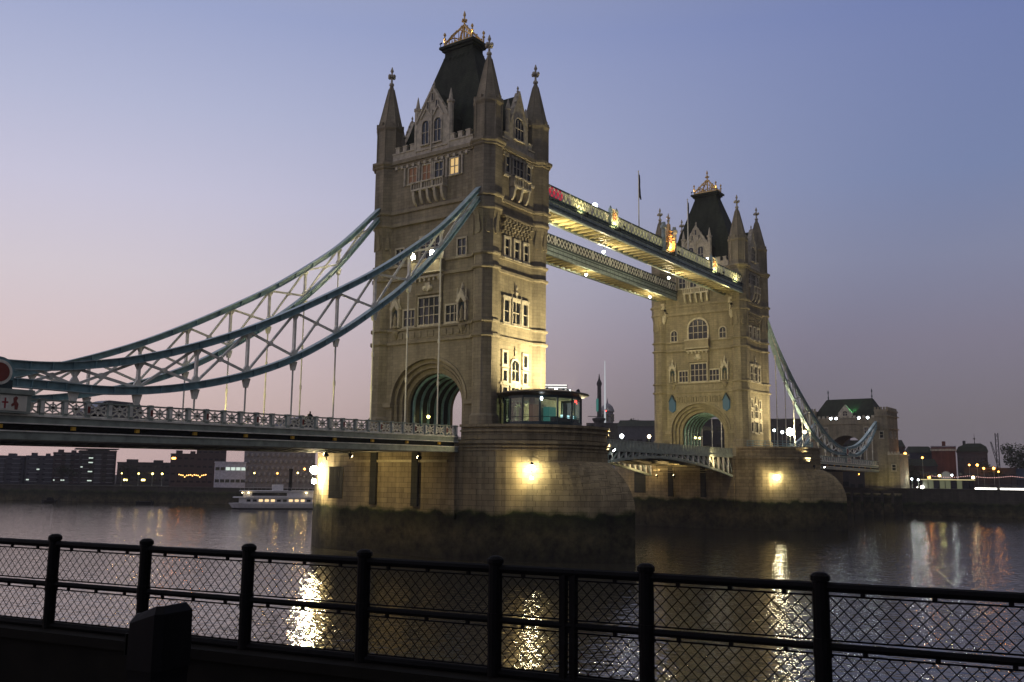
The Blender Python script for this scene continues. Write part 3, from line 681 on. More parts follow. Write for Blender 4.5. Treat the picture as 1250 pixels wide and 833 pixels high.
# the short shore segment beyond the pin
UPS = smooth_tab([(62.6, 1.05), (66, 1.35), (72, 2.1), (79, 4.0), (86, 6.6), (93.6, 9.6)])
LOS = smooth_tab([(62.6, -.2), (66, -.35), (72, -.3), (79, 1.3), (86, 4.1), (93.6, 8.6)])
XN = [14.0, 19.4, 24.7, 30.0, 35.4, 40.8, 46.1, 51.5, 56.8]
def deck_top(x): return -.86-.0085*(x-10.67)     # parapet top, x = distance from tower centre
def make_chain(loc, rz, label):
    T = root('suspension_chain', label, 'chain truss', loc, rz, 'truss chains carrying the side spans')
    def chord(tab, name):
        mb = MB(); hw = .28
        for (ring) in (0,):
            def sec(i, dz0, dz1, w):
                x, z = tab[i]; return [(x, -w, z+dz0), (x, w, z+dz0), (x, w, z+dz1), (x, -w, z+dz1)]
            n = len(tab)
            for dz0, dz1, w, m in ((-.27, .26, .22, teal), (.26, .33, .38, tealhi), (-.34, -.27, .38, tealhi)):
                mb.loft([sec(i, dz0, dz1, w) for i in range(n)], m)
        for x, z in tab[2:-1:3]: 
            for s_ in (-1, 1): mb.box((x-.04, s_*.24, z-.27), (x+.04, s_*.36, z+.26), teal)
        mb.build(name, T)
    chord(UP, 'upper_chord'); chord(LO, 'lower_chord'); chord(UPS, 'upper_chord'); chord(LOS, 'lower_chord')
    for x in XN+[70, 76, 82, 88]:
        U, D = (UP, LO) if x < 62 else (UPS, LOS)
        zu, zl = lerp_tab(U, x), lerp_tab(D, x)
        if zu-zl > .7:
            mb = MB(); mb.bar((x, 0, zl), (x, 0, zu), .30, .22, cream)
            for s_, z in ((1, zl+.3), (-1, zu-.3)):
                mb.add([(x-.48, -.1, z), (x+.48, -.1, z), (x+.12, -.1, z+s_*.6), (x-.12, -.1, z+s_*.6), (x-.48, .1, z), (x+.48, .1, z), (x+.12, .1, z+s_*.6), (x-.12, .1, z+s_*.6)],
                       [(0,1,2,3),(7,6,5,4),(0,4,5,1),(1,5,6,2),(2,6,7,3),(3,7,4,0)], cream)
            mb.build('vertical_strut', T)
    nodes = [8.6]+XN+[60.0]
    for x0, x1 in list(zip(nodes, nodes[1:]))+[(64.5, 70), (70, 76), (76, 82), (82, 88), (88, 92.5)]:
        U, D = (UP, LO) if x1 < 62 else (UPS, LOS)
        z = lambda t, x: lerp_tab(t, x)
        if z(U, x0)-z(D, x0) < .8 and z(U, x1)-z(D, x1) < .8: continue
        mb = MB()
        h0, h1 = z(U, x0)-z(D, x0), z(U, x1)-z(D, x1)
        mb.bar((x0, .06, z(D, x0)+.2), (x1, .06, z(U, x1)-.2), .18, .21, cream); mb.bar((x0, -.07, z(U, x0)-.2), (x1, -.07, z(D, x1)+.2), .18, .21, cream)
        f = h0/(h0+h1); xc = x0+(x1-x0)*f; zc = z(D, x0)+(z(U, x1)-z(D, x0))*f
        mb.lathe((xc, 0, zc), [(.01, 0)], cream, 4) if False else None
        mb.loft([[(xc+.24*cos(k*pi/4), yy, zc+.24*sin(k*pi/4)) for k in range(8)] for yy in (-.19, .18)], cream)
        mb.build('diagonal_brace', T)
    for x in XN+[70, 76, 82, 88]:
        D = LO if x < 62 else LOS
        zl = lerp_tab(D, x)-.33; zb = deck_top(x)-.2
        if zl-zb < .35: continue
        mb = MB(); hh = min(.85, zl-zb)
        mb.loft([[(x-.38, -.18, zl), (x+.38, -.18, zl), (x+.38, .18, zl), (x-.38, .18, zl)], [(x-.12, -.16, zl-hh), (x+.16, -.16, zl-hh), (x+.16, .16, zl-hh), (x-.16, .16, zl-hh)]], cream)
        mb.lathe((x, 0, zb), [(.085, 0), (.085, zl-hh-zb+.1)], white, 8)
        n = int((zl-hh-zb)/5)
        for k in range(1, n+1): mb.lathe((x, 0, zb+(zl-hh-zb)*k/(n+1)), [(.14, -.25), (.14, .25)], white, 8)
        mb.build('hanger', T)
    mb = MB()      # pin joint medallion
    x, z = 62.6, .42
    for r0, y, m in ((1.12, .42, teal), (.9, .50, cream), (.68, .56, redbrn)):
        mb.loft([[(x+r0*cos(2*pi*k/24), yy, z+r0*sin(2*pi*k/24)) for k in range(24)] for yy in (-y, y)], m)
    mb.build('pin_joint', T)
    mb = MB()     # carved pedestal under the pin, with shield panel
    mb.box((x-2.2, -.9, -2.45), (x+1.5, .9, -1.1), greygreen); mb.box((x-2.35, -1.05, -1.1), (x+1.7, 1.05, -.75), greygreen); mb.box((x-1.0, -.45, -.75), (x+.8, .45, -.1), tealdk)
    for s_ in (-1, 1):
        mb.box((x-1.9, s_*.9, -2.3), (x+1.2, s_*.93, -1.2), white)
        mb.box((x-.62, s_*.93, -2.2), (x-.08, s_*.96, -1.35), cream); mb.box((x-.41, s_*.96, -2.15), (x-.29, s_*.975, -1.4), red); mb.box((x-.57, s_*.96, -1.78), (x-.13, s_*.97, -1.66), red)
        for dx in (-1.0, .35):      # rampant supporters as silhouettes
            q = [(0, -2.2), (.2, -2.2), (.22, -1.9), (.42, -2.0), (.45, -1.85), (.3, -1.7), (.34, -1.4), (.16, -1.25), (.02, -1.35), (.1, -1.6), (-.05, -1.8)]
            mb.loft([[(x-.25+dx+u*(1 if dx > 0 else 1), s_*.93, zz) for u, zz in q], [(x-.25+dx+u, s_*.955, zz) for u, zz in q]], band_dk if dx > 0 else redbrn)
    mb.build('pedestal', T)
    return T
CY = 8.5
make_chain((0, -CY, 0), pi, 'near left truss chain crossing in front of the near tower')
make_chain((0, CY, 0), pi, 'left truss chain behind, meeting the near tower at its far corner')
make_chain((82.3, -CY, 0), 0, 'right truss chain dipping from the far tower to the abutment, nearer the camera')
make_chain((82.3, CY, 0), 0, 'right truss chain on the far side, mostly hidden behind its twin')

# ------------------------------------------------------------------ side span decks
def make_deck(loc, rz, label):
    T = root('side_span_deck', label, 'bridge deck', loc, rz)
    x0, x1 = 10.75, 92.0
    zt = deck_top
    def sl(mb, ya, yb, d0, d1, m, xa=x0, xb=x1):      # sloping box, heights relative to parapet top
        mb.loft([[(xa, ya, zt(xa)+d0), (xa, yb, zt(xa)+d0), (xa, yb, zt(xa)+d1), (xa, ya, zt(xa)+d1)], [(xb, ya, zt(xb)+d0), (xb, yb, zt(xb)+d0), (xb, yb, zt(xb)+d1), (xb, ya, zt(xb)+d1)]], m)
    mb = MB(); sl(mb, -8.6, 8.6, -1.75, -1.5, asphalt); sl(mb, -8.6, -5.5, -1.5, -1.35, asphalt); sl(mb, 5.5, 8.6, -1.5, -1.35, asphalt); mb.build('roadway', T)
    mb = MB(); sl(mb, -8.5, 8.5, -2.0, -1.76, soffit_m)
    x = x0+1
    while x < x1:
        mb.box((x, -8.5, zt(x)-3.0), (x+.35, 8.5, zt(x)-2.0), soffit_m); x += 2.7
    for y in (-5.5, -2, 2, 5.5): sl(mb, y-.2, y+.2, -2.7, -2.0, soffit_m)
    mb.build('soffit', T)
    for s_ in (-1, 1):
        mb = MB()
        sl(mb, s_*8.6, s_*9.0, -1.8, -1.22, greygreen); sl(mb, s_*8.6, s_*9.12, -1.32, -1.2, cream); sl(mb, s_*8.6, s_*8.75, -2.4, -1.8, band_dk); sl(mb, s_*8.5, s_*9.08, -1.88, -1.8, cream)
        sl(mb, s_*8.5, s_*9.0, -3.0, -2.4, greygreen); sl(mb, s_*8.4, s_*9.1, -3.08, -3.0, soffit_m); sl(mb, s_*8.5, s_*9.1, -2.45, -2.36, cream)
        g_ = mb.build('edge_girder', T)
        for x in [a for a in XN+[62.2, 67.5, 73, 78.4, 84]]:
            mb = MB(); mb.box((x-.16, s_*8.75, zt(x)-2.22), (x+.16, s_*8.98, zt(x)-1.95), goldlt); mb.build('bracket', g_)
        mb = MB()
        sl(mb, s_*8.72, s_*8.98, -.12, 0, greygreen); sl(mb, s_*8.72, s_*8.95, -1.2, -1.08, cream)
        p = 1.786; x = x0+.4; k = 0
        xs = []
        while x < x1-.5: xs.append(x); x += p
        for a, b_ in zip(xs, xs[1:]):
            za, zb = zt(a), zt(b_); w = b_-a; c = (a+b_)/2; zc = zt(c)-.6
            y = s_*8.85
            def br(u0, v0, u1, v1, t_=.11): mb.bar((a+w*u0, y, zt(a+w*u0)-1.1+v0), (a+w*u1, y, zt(a+w*u1)-1.1+v1), .07, t_, white)
            br(.12, .06, .5, .5); br(.5, .5, .88, .94); br(.12, .94, .5, .5); br(.5, .5, .88, .06); br(.12, .04, .12, .97, .13); br(.88, .04, .88, .97, .13)
            br(.5, .05, .5, .95); br(.12, .5, .88, .5)
            for q0 in range(0, 8):
                t0, t1 = q0*pi/4, (q0+1)*pi/4; R = .3
                mb.bar((c+R*cos(t0), y, zc+R*sin(t0)), (c+R*cos(t1), y, zc+R*sin(t1)), .075, .09, white)
        pr = mb.build('parapet', T)
        for i, a in enumerate(xs):
            mb = MB(); mb.box((a-.17, s_*8.66, zt(a)-1.22), (a+.17, s_*9.06, zt(a)+.05), greygreen)
            mb.box((a-.13, s_*9.06, zt(a)-1.0), (a+.13, s_*9.10, zt(a)-.15), cream)
            if i % 3 == 1:
                mb.box((a-.1, s_*9.10, zt(a)-.85), (a+.1, s_*9.13, zt(a)-.35), redbrn)
            mb.build('parapet_post', pr)
    return T
make_deck((0, 0, 0), pi, 'left road deck with openwork cream parapet hung from the chains')
make_deck((82.3, 0, 0), 0, 'right road deck between the far pier and the abutment tower')

# ------------------------------------------------------------------ bascule span (two leaves)
def make_bascule(loc, rz, label):
    T = root('bascule_leaf', label, 'bascule', loc, rz)
    x0, x1 = 10.7, 41.1
    low = lambda x: -3.3-2.9*((x1-x)/(x1-x0))**1.7
    mb = MB(); mb.box((x0, -8.3, -2.55), (x1, 8.3, -2.3), asphalt); mb.build('roadway', T)
    for s_ in (-1, 1):
        y = s_*8.5
        mb = MB(); n = 14; xs = [x0+(x1-x0)*i/n for i in range(n+1)]
        mb.box((x0, y-.25, -2.75), (x1, y+.25, -2.3), greygreen)
        mb.loft([[(x, y-.22, low(x)-.2), (x, y+.22, low(x)-.2), (x, y+.22, low(x)+.2), (x, y-.22, low(x)+.2)] for x in xs], greygreen)
        for i in range(n):
            mb.bar((xs[i], y, low(xs[i])), (xs[i], y, -2.6), .3, .3, cream)
            mb.bar((xs[i], y, low(xs[i])), (xs[i+1], y, -2.6), .24, .22, greygreen)
        mb.build('truss', T)
        mb = MB(); mb.box((x0, y-.1, -1.15), (x1, y+.1, -1.03), greygreen); mb.box((x0, y-.1, -2.3), (x1, y+.1, -2.15), greygreen)
        k = x0
        while k < x1-.3:
            mb.box((k, y-.05, -2.15), (k+.1, y+.05, -1.15), greygreen); mb.box((k+.2, y-.02, -2.15), (k+.95, y+.02, -1.2), greygreen); k += 1.05
        mb.build('parapet', T)
    mb = MB()
    for i in range(15):
        x = x0+(x1-x0)*i/14; zl = low(x)
        mb.box((x-.12, -8.2, max(zl+.25, -3.7)), (x+.12, 8.2, -2.6), soffit_m)
    for y in (-5, -1.7, 1.7, 5):
        mb.loft([[(x, y-.2, max(low(x), -4.3)), (x, y+.2, max(low(x), -4.3)), (x, y+.2, -2.6), (x, y-.2, -2.6)] for x in xs], soffit_m)
    mb.build('cross_girders', T)
    mb = MB()     # lit maintenance strips below the leaf
    for i in range(5): 
        x = x0+2.0+i*2.6; mb.box((x, -5.5+i*.4, low(x)+.3), (x+1.2, 5.5, low(x)+.36), yellowp)
    mb.build('walkway_boards', T)
    return T
make_bascule((0, 0, 0), 0, 'near bascule leaf, mostly hidden behind the near pier')
make_bascule((82.3, 0, 0), pi, 'far bascule leaf with arched lattice girder next to the far pier')

# ------------------------------------------------------------------ high level walkways
def make_walkway(y0, y1, label, bright):
    T = root('high_level_walkway', label, 'footbridge', (0, 0, 0))
    xa, xb = 6.3, 76.0
    zb, zg, zt = 29.3, 31.1, 32.9
    yc = (y0+y1)/2
    for y, s_ in ((y0, -1), (y1, 1)):
        mb = MB(); th = .3
        mb.box((xa, y, zb), (xb, y-s_*th, zg), girder_g)
        for z0, z1, o in ((zb, zb+.22, .16), (zb+.62, zb+.76, .10), (zg-.5, zg-.38, .1), (zg-.12, zg+.08, .22)): mb.box((xa, y, z0), (xb, y+s_*o, z1), tealdk if z0 != zb else girder_g)
        x = xa+.4
        while x < xb: mb.box((x, y, zb+.25), (x+.12, y+s_*.07, zg-.12), girder_g); x += 1.45
        mb.build('girder', T)
        mb = MB()       # lattice panel
        mb.box((xa, y, zt-.16), (xb, y-s_*.22, zt), tealdk); mb.box((xa, y, zg+.08), (xb, y-s_*.16, zg+.2), cream)
        p = 1.0; n = int((xb-xa)/p); p = (xb-xa)/n; z0, z1 = zg+.2, zt-.16
        for i in range(n):
            a = xa+i*p
            for u0, u1 in ((0, 1), (1, 0)): mb.bar((a+u0*p, y-s_*.06, z0), (a+u1*p, y-s_*.06, z1), .06, .17, cream)
            if i % 6 == 0: mb.box((a-.12, y+s_*.04, z0-.1), (a+.12, y-s_*.2, z1+.1), cream)
        mb.build('lattice_panel', T)
        mb = MB(); m = e_walk if bright and s_ < 0 else e_walkdim
        if bright and s_ < 0:
            mb.box((xa+4.6, y-s_*.3, zg), (xb-1, y-s_*.36, zt-.05), m); mb.box((xa, y-s_*.3, zg), (xa+4.6, y-s_*.36, zt-.05), e_walkred)
        else: mb.box((xa, y-s_*.3, zg), (xb, y-s_*.36, zt-.05), m)
        mb.build('glazing', T)
    mb = MB()
    mb.box((xa, y0+.35, zb+.35), (xb, y1-.35, zb+.5), soffit_y)
    n = 40; p = (xb-xa)/n
    for i in range(n):
        a = xa+i*p
        for ya, yb in ((y0+.35, y1-.35), (y1-.35, y0+.35)): mb.bar((a, ya, zb+.22), (a+p, yb, zb+.22), .1, .1, yellowp, Vector((0, 0, 1)))
        mb.box((a-.07, y0+.3, zb+.06), (a+.07, y1-.3, zb+.33), yellowp)
    mb.build('soffit', T)
    mb = MB()
    mb.loft([[(x, y0+.1, zt), (x, yc, zt+.42), (x, y1-.1, zt), (x, yc, zt-.2)] for x in (xa, xb)], tealdk); mb.build('roof', T)
    return T
soffit_y = mat('soffit_plate', (.26, .22, .11), .6, noise=.35, nscale=.8)
wk1 = make_walkway(-9.7, -5.8, 'near high walkway with lit lattice, flags and glowing crest', True)
wk2 = make_walkway(4.5, 8.5, 'far high walkway with dark lattice, seen below the near one', False)
shield_p = mat('painted_shield', (.72, .62, .42), .5, noise=.3, nscale=3)
gilt = mat('gilt_relief', (.80, .50, .20), .5, metal=.15, noise=.45, nscale=3)
def plaque(x, parent):
    mb = MB(); y = -9.7
    for u in (-.92, .92): mb.box((x+u-.13, y-.35, 30.9), (x+u+.13, y+.2, 33.6), girder_g); mb.lathe((x+u, y-.08, 33.6), [(.2, 0), (.2, .12), (.03, .45)], girder_g, 6)
    mb.loft([[(x+u, yy, z) for u, z in ((-.75, 31.3), (.75, 31.3), (.75, 33.0), (.5, 33.5), (0, 33.7), (-.5, 33.5), (-.75, 33.0))] for yy in (y-.22, y+.05)], shield_p)
    mb.loft([[(x+u, yy, z) for u, z in ((-.42, 32.9), (.42, 32.9), (.42, 32.2), (.2, 31.75), (0, 31.6), (-.2, 31.75), (-.42, 32.2))] for yy in (y-.3, y-.22)], redbrn)
    mb.box((x-.07, y-.33, 31.75), (x+.07, y-.30, 32.85), shield_p); mb.box((x-.36, y-.33, 32.32), (x+.36, y-.30, 32.48), shield_p)
    for sg in (-1, 1): mb.tube([(x+sg*.6, y-.3, 31.5), (x+sg*.58, y-.32, 32.2), (x+sg*.5, y-.3, 32.8), (x+sg*.3, y-.28, 33.15)], .1, gilt, 5)
    mb.build('lit_shield', parent)
plaque(24.6, wk1); plaque(61.8, wk1)
x, y = 43.2, -9.7       # central crest between two posts
for dx in (-2.0, 2.0): mb = MB(); mb.lathe((x+dx, y-.25, 30.6), [(.42, 0), (.36, .4), (.36, 3.7), (.55, 3.9), (.55, 4.3), (.35, 4.5), (.3, 4.9)], girder_g, 8); mb.build('crest_post', wk1)
mb = MB()
prof = [(-1.5, 31.0), (1.5, 31.0), (1.5, 32.0), (1.3, 32.5), (1.4, 33.0), (1.0, 33.5), (.72, 33.55), (.62, 34.2), (.36, 34.6), (.26, 35.6), (-.26, 35.6), (-.36, 34.6), (-.62, 34.2), (-.72, 33.55), (-1.0, 33.5), (-1.4, 33.0), (-1.3, 32.5), (-1.5, 32.0)]
mb.loft([[(x+u, yy, z) for u, z in prof] for yy in (y-.4, y+.1)], gilt)
mb.loft([[(x+u, yy, z) for u, z in ((-.6, 33.2), (.6, 33.2), (.6, 32.3), (.35, 31.7), (0, 31.45), (-.35, 31.7), (-.6, 32.3))] for yy in (y-.58, y-.4)], shield_p)
mb.box((x-.09, y-.62, 31.6), (x+.09, y-.58, 33.1), redbrn); mb.box((x-.52, y-.62, 32.35), (x+.52, y-.58, 32.55), redbrn)
for s_ in (-1, 1):
    mb.tube([(x+s_*1.25, y-.5, 31.1), (x+s_*1.05, y-.6, 31.7), (x+s_*1.15, y-.62, 32.3), (x+s_*.82, y-.6, 32.8), (x+s_*.95, y-.55, 33.2)], .2, gilt, 6)
    mb.sphere((x+s_*.92, y-.62, 33.3), .22, gilt, 7, 5); mb.tube([(x+s_*1.2, y-.5, 31.6), (x+s_*1.5, y-.5, 32.2), (x+s_*1.3, y-.5, 32.7)], .08, gilt, 5)
    mb.lathe((x+s_*.5, y-.45, 33.5), [(.16, 0), (.2, .2), (.05, .6)], gilt, 6)
mb.sphere((x, y-.5, 33.65), .36, gilt, 8, 6); mb.lathe((x, y-.42, 33.95), [(.4, 0), (.3, .15), (.42, .35), (.1, .75)], gilt, 8)
mb.build('crest', wk1)
mb = MB(); mb.lathe((x, y-.15, 35.5), [(.2, 0), (.16, .5), (.28, .7), (.12, .95), (.12, 1.6), (.04, 2.0)], pale, 8)
for dx in (-.36, .36): mb.sphere((x+dx, y-.15, 36.75), .19, pale, 6, 4)
mb.box((x-.4, y-.22, 36.66), (x+.4, y-.08, 36.84), pale)
mb.build('crest_cross', wk1)

def flagpole(x, y, label):
    T = root('flagpole', label, 'flagpole', (x, y, 31.2), 0, 'flagpoles on the high walkway')
    mb = MB(); mb.lathe((0, 0, 0), [(.11, 0), (.06, 11.0), (.12, 11.05), (.10, 11.2), (.02, 11.3)], white, 8); mb.build('pole', T)
    mb = MB(); rows = []
    for k in range(12):
        z = 10.9-k*.36; r_ = []
        for j in range(7):
            w = (.22+.5*min(1, k/9))*j/6; r_.append((.07+w, .13*sin(j*2.1+k*.35)*(j/6+.2), z-.5*(j/6)*.7))
        rows.append(r_)
    vs = [v for r_ in rows for v in r_]; fs = [(i*7+j, i*7+j+1, (i+1)*7+j+1, (i+1)*7+j) for i in range(11) for j in range(6)]
    mb.add(vs, fs, flagm); mb.build('flag', T, smooth=True)
flagm = mat('dark_flag_cloth', (.03, .03, .05), .9, noise=.5, nscale=2)
flagpole(33.9, -9.2, 'flagpole with limp dark flag, between shield and glowing crest')
flagpole(52.3, -9.2, 'flagpole with limp dark flag, in front of the far tower roof')

# ------------------------------------------------------------------ abutment tower on the far bank
def make_abutment():
    X = 176.0
    T = root('abutment_tower', 'squat stone abutment tower with dark pitched roof at the far bridge end', 'tower', (X, 0, 0))
    F = Face((0, 0, 0), (0, -1, 0), (-1, 0, 0)); FS = Face((0, -11.6, 0), (1, 0, 0), (0, -1, 0))
    mb = MB()
    A = 4.6; e = ell(A, 1.6, 4.2); pl = [(-A, -10)]+e+[(A, -10)]
    for (u0, z0), (u1, z1) in zip(pl, pl[1:]):
        if abs(u1-u0) > 1e-6: F.poly(mb, [(u0, z0), (u0, 11.2), (u1, 11.2), (u1, z1)], -11, 0, granite)
    mb.box((0, -8.2, -18), (11, -A, 11.2), granite); mb.box((0, A, -18), (11, 8.2, 11.2), granite)
    mb.box((-.9, -11.6, -18), (10.5, -8.2, 12.4), granite); mb.box((-.9, 8.2, -18), (10.5, 11.6, 12.4), granite)
    mb.build('wall', T)
    mb = MB(); F.ring(mb, ell(A, 1.6, 4.2), ell(A+.6, 1.6, 4.8), 0, .3, granite_f); mb.build('arch_moulding', T)
    mb = MB()
    for s_ in (-1, 1):
        y0, y1 = s_*8.1, s_*11.75
        for z0, z1, o in ((7.5, 7.8, .2), (11.0, 11.3, .25), (12.4, 12.9, .1)): mb.box((-.9-o, y0, z0), (10.5+o, y1+s_*o, z1), granite_f)
        for i in range(5): mb.box((-1.0, s_*8.2+s_*(i*.8), 12.9), (-.6, s_*8.2+s_*(i*.8+.45), 13.6), granite_f)
        for i in range(12): mb.box((-.9+i*.95, s_*11.65, 12.9), (-.4+i*.95, s_*11.3, 13.6), granite_f)
    mb.box((-.25, -8.1, 9.0), (.3, 8.1, 9.35), granite_f); mb.box((-.15, -8.1, 9.35), (.3, 8.1, 10.7), granite_f)
    for i in range(13): mb.box((-.2, -7.9+i*1.25, 10.7), (.25, -7.2+i*1.25, 11.4), pale)
    mb.build('parapet', T)
    mb = MB()
    mb.loft([[(sx_*a+5.2, sy*b_, z) for sx_, sy in ((-1,-1),(1,-1),(1,1),(-1,1))] for a, b_, z in ((5.4, 8.6, 11.0), (4.2, 7.9, 13.2), (1.2, 6.4, 16.4), (.3, 6.2, 16.6))], slate)
    rf = mb.build('roof', T)
    for y in (-6.2, 6.2):
        mb = MB(); mb.lathe((5.2, y, 16.4), [(.22, 0), (.12, .5), (.25, .8), (.1, 1.2), (.1, 2.0), (.24, 2.2), (.05, 3.0)], tealdk, 6); mb.build('finial', rf)
    mb = MB(); F.poly(mb, [(-2.0, 10.6), (-2.0, 12.2), (0, 14.6), (2.0, 12.2), (2.0, 10.6)], -1.2, .15, pale)
    g_ = mb.build('gable', T); window(F, g_, 0, 11.4, 1.2, 1.4, 2, 1, True, n0=.16, sur=.15)
    mb = MB(); mb.loft([[(.9, -1.9, 12), (.9, 0, 14.4), (.9, 1.9, 12)], [(4.6, -1.9, 12), (4.6, 0, 14.4), (4.6, 1.9, 12)]], slate); mb.build('dormer_roof', g_)
    for u in (-5.6, 5.6): window(F, T, u, 6.4, .9, 1.6, 2, 1)
    F9 = Face((-.9, 0, 0), (0, -1, 0), (-1, 0, 0)); window(F9, T, 9.9, 5.0, .9, 1.7, 1, 1); window(F9, T, -9.9, 5.0, .9, 1.7, 1, 1)
    for u in (2.5, 7): window(FS, T, u, 5.2, .9, 1.6, 1, 1)
    # lower stair annex on the river side
    mb = MB(); mb.box((-2.2, -14.6, -18), (8, -11.6, .2), granite); mb.box((-2.45, -14.85, .2), (8.2, -11.6, .55), pale)
    for i in range(4): mb.box((-2.4, -14.7+i*.85, .55), (-2.0, -14.2+i*.85, 1.1), pale)
    a_ = mb.build('annex', T); window(Face((-2.2, 0, 0), (0, -1, 0), (-1, 0, 0)), a_, 13.1, -4.0, .9, 1.5, 1, 1)
    return T
make_abutment()
# timber fender in front of the abutment
mb = MB()
for i in range(11): mb.box((163.6, -15+i*2.6, -18), (164.1, -14.4+i*2.6, -9.6), quay_m)
mb.box((163.8, -15.2, -11.2), (164.3, 12, -10.8), quay_m); mb.box((164.2, -15, -18), (175, 12.5, -10.2), pier_m)
tag(mb.build('river_platform'), 'stained stone platform with upright fender piles below the right deck', 'platform')

# ------------------------------------------------------------------ control cabin on the near pier
def make_cabin():
    cx, cy_ = -.6, -14.0
    T = root('control_cabin', 'glazed control cabin with wide oval roof on the near pier', 'cabin', (cx, cy_, -.72))
    n = 14; R = 5.0
    P = [(R*cos(2*pi*i/n+.1), R*.92*sin(2*pi*i/n+.1)) for i in range(n)]
    mb = MB(); mb.prism([(x*1.02, y*1.02) for x, y in P], 0, .55, tealdk); mb.build('base', T)
    mb = MB(); prof = []
    el_ = lambda r, z: [(r*1.0*cos(2*pi*i/36), r*.95*sin(2*pi*i/36), z) for i in range(36)]
    mb.loft([el_(4.6, 3.6), el_(5.7, 3.88), el_(5.85, 3.96), el_(5.8, 4.08), el_(4.2, 4.4), el_(1.0, 4.55)], bronze); rf = mb.build('roof', T)
    mb = MB()
    for i in range(7): 
        a = -2.4+i*.35; mb.sphere((3.2*cos(a), 3.2*sin(a), 4.5), .2, e_cool if i in (1, 4) else tealdk, 8, 5)
    mb.build('roof_light', rf)
    for i in range(n):
        (x0, y0), (x1, y1) = P[i], P[(i+1) % n]
        mx, my = (x0+x1)/2, (y0+y1)/2
        mb = MB(); mb.bar((x0, y0, .3), (x0, y0, 3.65), .16, .16, tealdk, Vector((1, 0, 0))); mb.bar((x0, y0, 3.5), (x1, y1, 3.5), .3, .12, tealdk, Vector((0, 0, 1)))
        mb.bar((x0, y0, 1.1), (x1, y1, 1.1), .07, .1, tealdk, Vector((0, 0, 1)))
        w = mb.build('window_bay', T)
        mb = MB(); 
        mb.loft([[(x0, y0, z), (x1, y1, z), (x1*.99, y1*.99, z), (x0*.99, y0*.99, z)] for z in (.3, 3.5)], cabglass); mb.build('pane', w)
    mb = MB()      # interior: back wall, panels, desk, monitors
    mb.box((-2.4, -.4, .3), (3.4, .4, 3.5), beige)
    mb.box((-.6, -1.3, .3), (.9, -.45, 2.5), e_winteal); mb.box((-3.9, -1.2, .3), (-2.8, -.6, 2.6), e_winor)
    mb.build('interior_wall', T)
    mb = MB(); mb.box((-2.5, -3.4, .3), (2.8, -2.7, 1.1), tealdk)
    for x, c in ((-.6, e_monitor), (.9, e_monitor), (1.9, e_monitor), (2.5, e_winteal)): mb.box((x, -2.95, 1.1), (x+.45, -2.9, 1.5), c)
    mb.build('desk', T)
    mb = MB(); mb.sphere((.6, -4.3, 3.1), .16, e_red, 8, 5); mb.sphere((.85, -4.3, 2.85), .07, e_red, 8, 5); mb.build('signal_lamp', T)
    mb = MB(); mb.lathe((-4.2, -2.6, 3.2), [(.03, .2), (.12, .1), (.12, -.1), (.03, -.2)], e_cool, 8); mb.build('wall_lamp', T)
    d = lamp('POINT', (cx, cy_-1.8, 2.3), 34, (.9, .95, .8), T, radius=.3)
    return T
bronze = mat('bronze_roof', (.06, .045, .03), .5, noise=.3)
beige = mat('beige_panel', (.40, .32, .22), .7)
cabglass = bpy.data.materials.new('cabin_glass'); cabglass.use_nodes = True
_t = cabglass.node_tree; _t.nodes.clear(); _o = _t.nodes.new('ShaderNodeOutputMaterial'); _m = _t.nodes.new('ShaderNodeMixShader'); _a = _t.nodes.new('ShaderNodeBsdfTransparent'); _g = _t.nodes.new('ShaderNodeBsdfGlossy'); _g.inputs['Roughness'].default_value = .05
_a.inputs[0].default_value = (.75, .82, .8, 1); _m.inputs[0].default_value = .08; _t.links.new(_a.outputs[0], _m.inputs[1]); _t.links.new(_g.outputs[0], _m.inputs[2]); _t.links.new(_m.outputs[0], _o.inputs[0])
make_cabin()
mb = MB()     # teal railing on the far pier top
for i, (x, y) in enumerate(arc(0, -10.2, 9.6, 185, 355, 26)):
    mb.lathe((x, y, 0), [(.05, -.7), (.05, .4)], teal, 6)
q = arc(0, -10.2, 9.6, 185, 355, 26)
for z in (-.45, -.05, .4): mb.tube([(x, y, z) for x, y in q], .045, teal, 5)
tag(mb.build('pier_railing', loc=(82.3, 0, 0)), 'teal metal railing round the top of the far pier', 'railing')

# ------------------------------------------------------------------ flood lamps and street lamps
def flood(name, loc, target, power, color, label, group=None, size=1.3, bulb=.22, m=None, bracket=None, radius=.2, blend=.6, lit=True):
    T = root(name, label, 'floodlight', loc, 0, group)
    d = (Vector(target)-Vector(loc)).normalized()
    mb = MB(); b = -d*.32
    a = d.cross(Vector((0, 0, 1))).normalized(); u = a.cross(d)
    ring = lambda o, r: [Vector(o)+a*r*cos(2*pi*k/10)+u*r*sin(2*pi*k/10) for k in range(10)]
    mb.loft([ring(b*1.2, bulb*.5), ring(b*.6, bulb*1.05), ring(d*.02, bulb*1.15)], blackp); mb.tube([b*.6, b*.6+Vector((0, 0, -.5))], .05, blackp, 5)
    if bracket: mb.tube([b*.6+Vector((0, 0, -.5)), Vector(bracket)-Vector(loc)], .05, blackp, 5)
    mb.build('housing', T)
    if lit:
        mb = MB(); mb.loft([ring(d*.02, bulb*1.0), ring(d*.12, bulb*.75), ring(d*.17, bulb*.3)], m or e_white); mb.build('lens', T)
    lamp('SPOT', tuple(Vector(loc)+d*.25), power, color, T, tuple(Vector(target)), size, blend, radius)
    return T
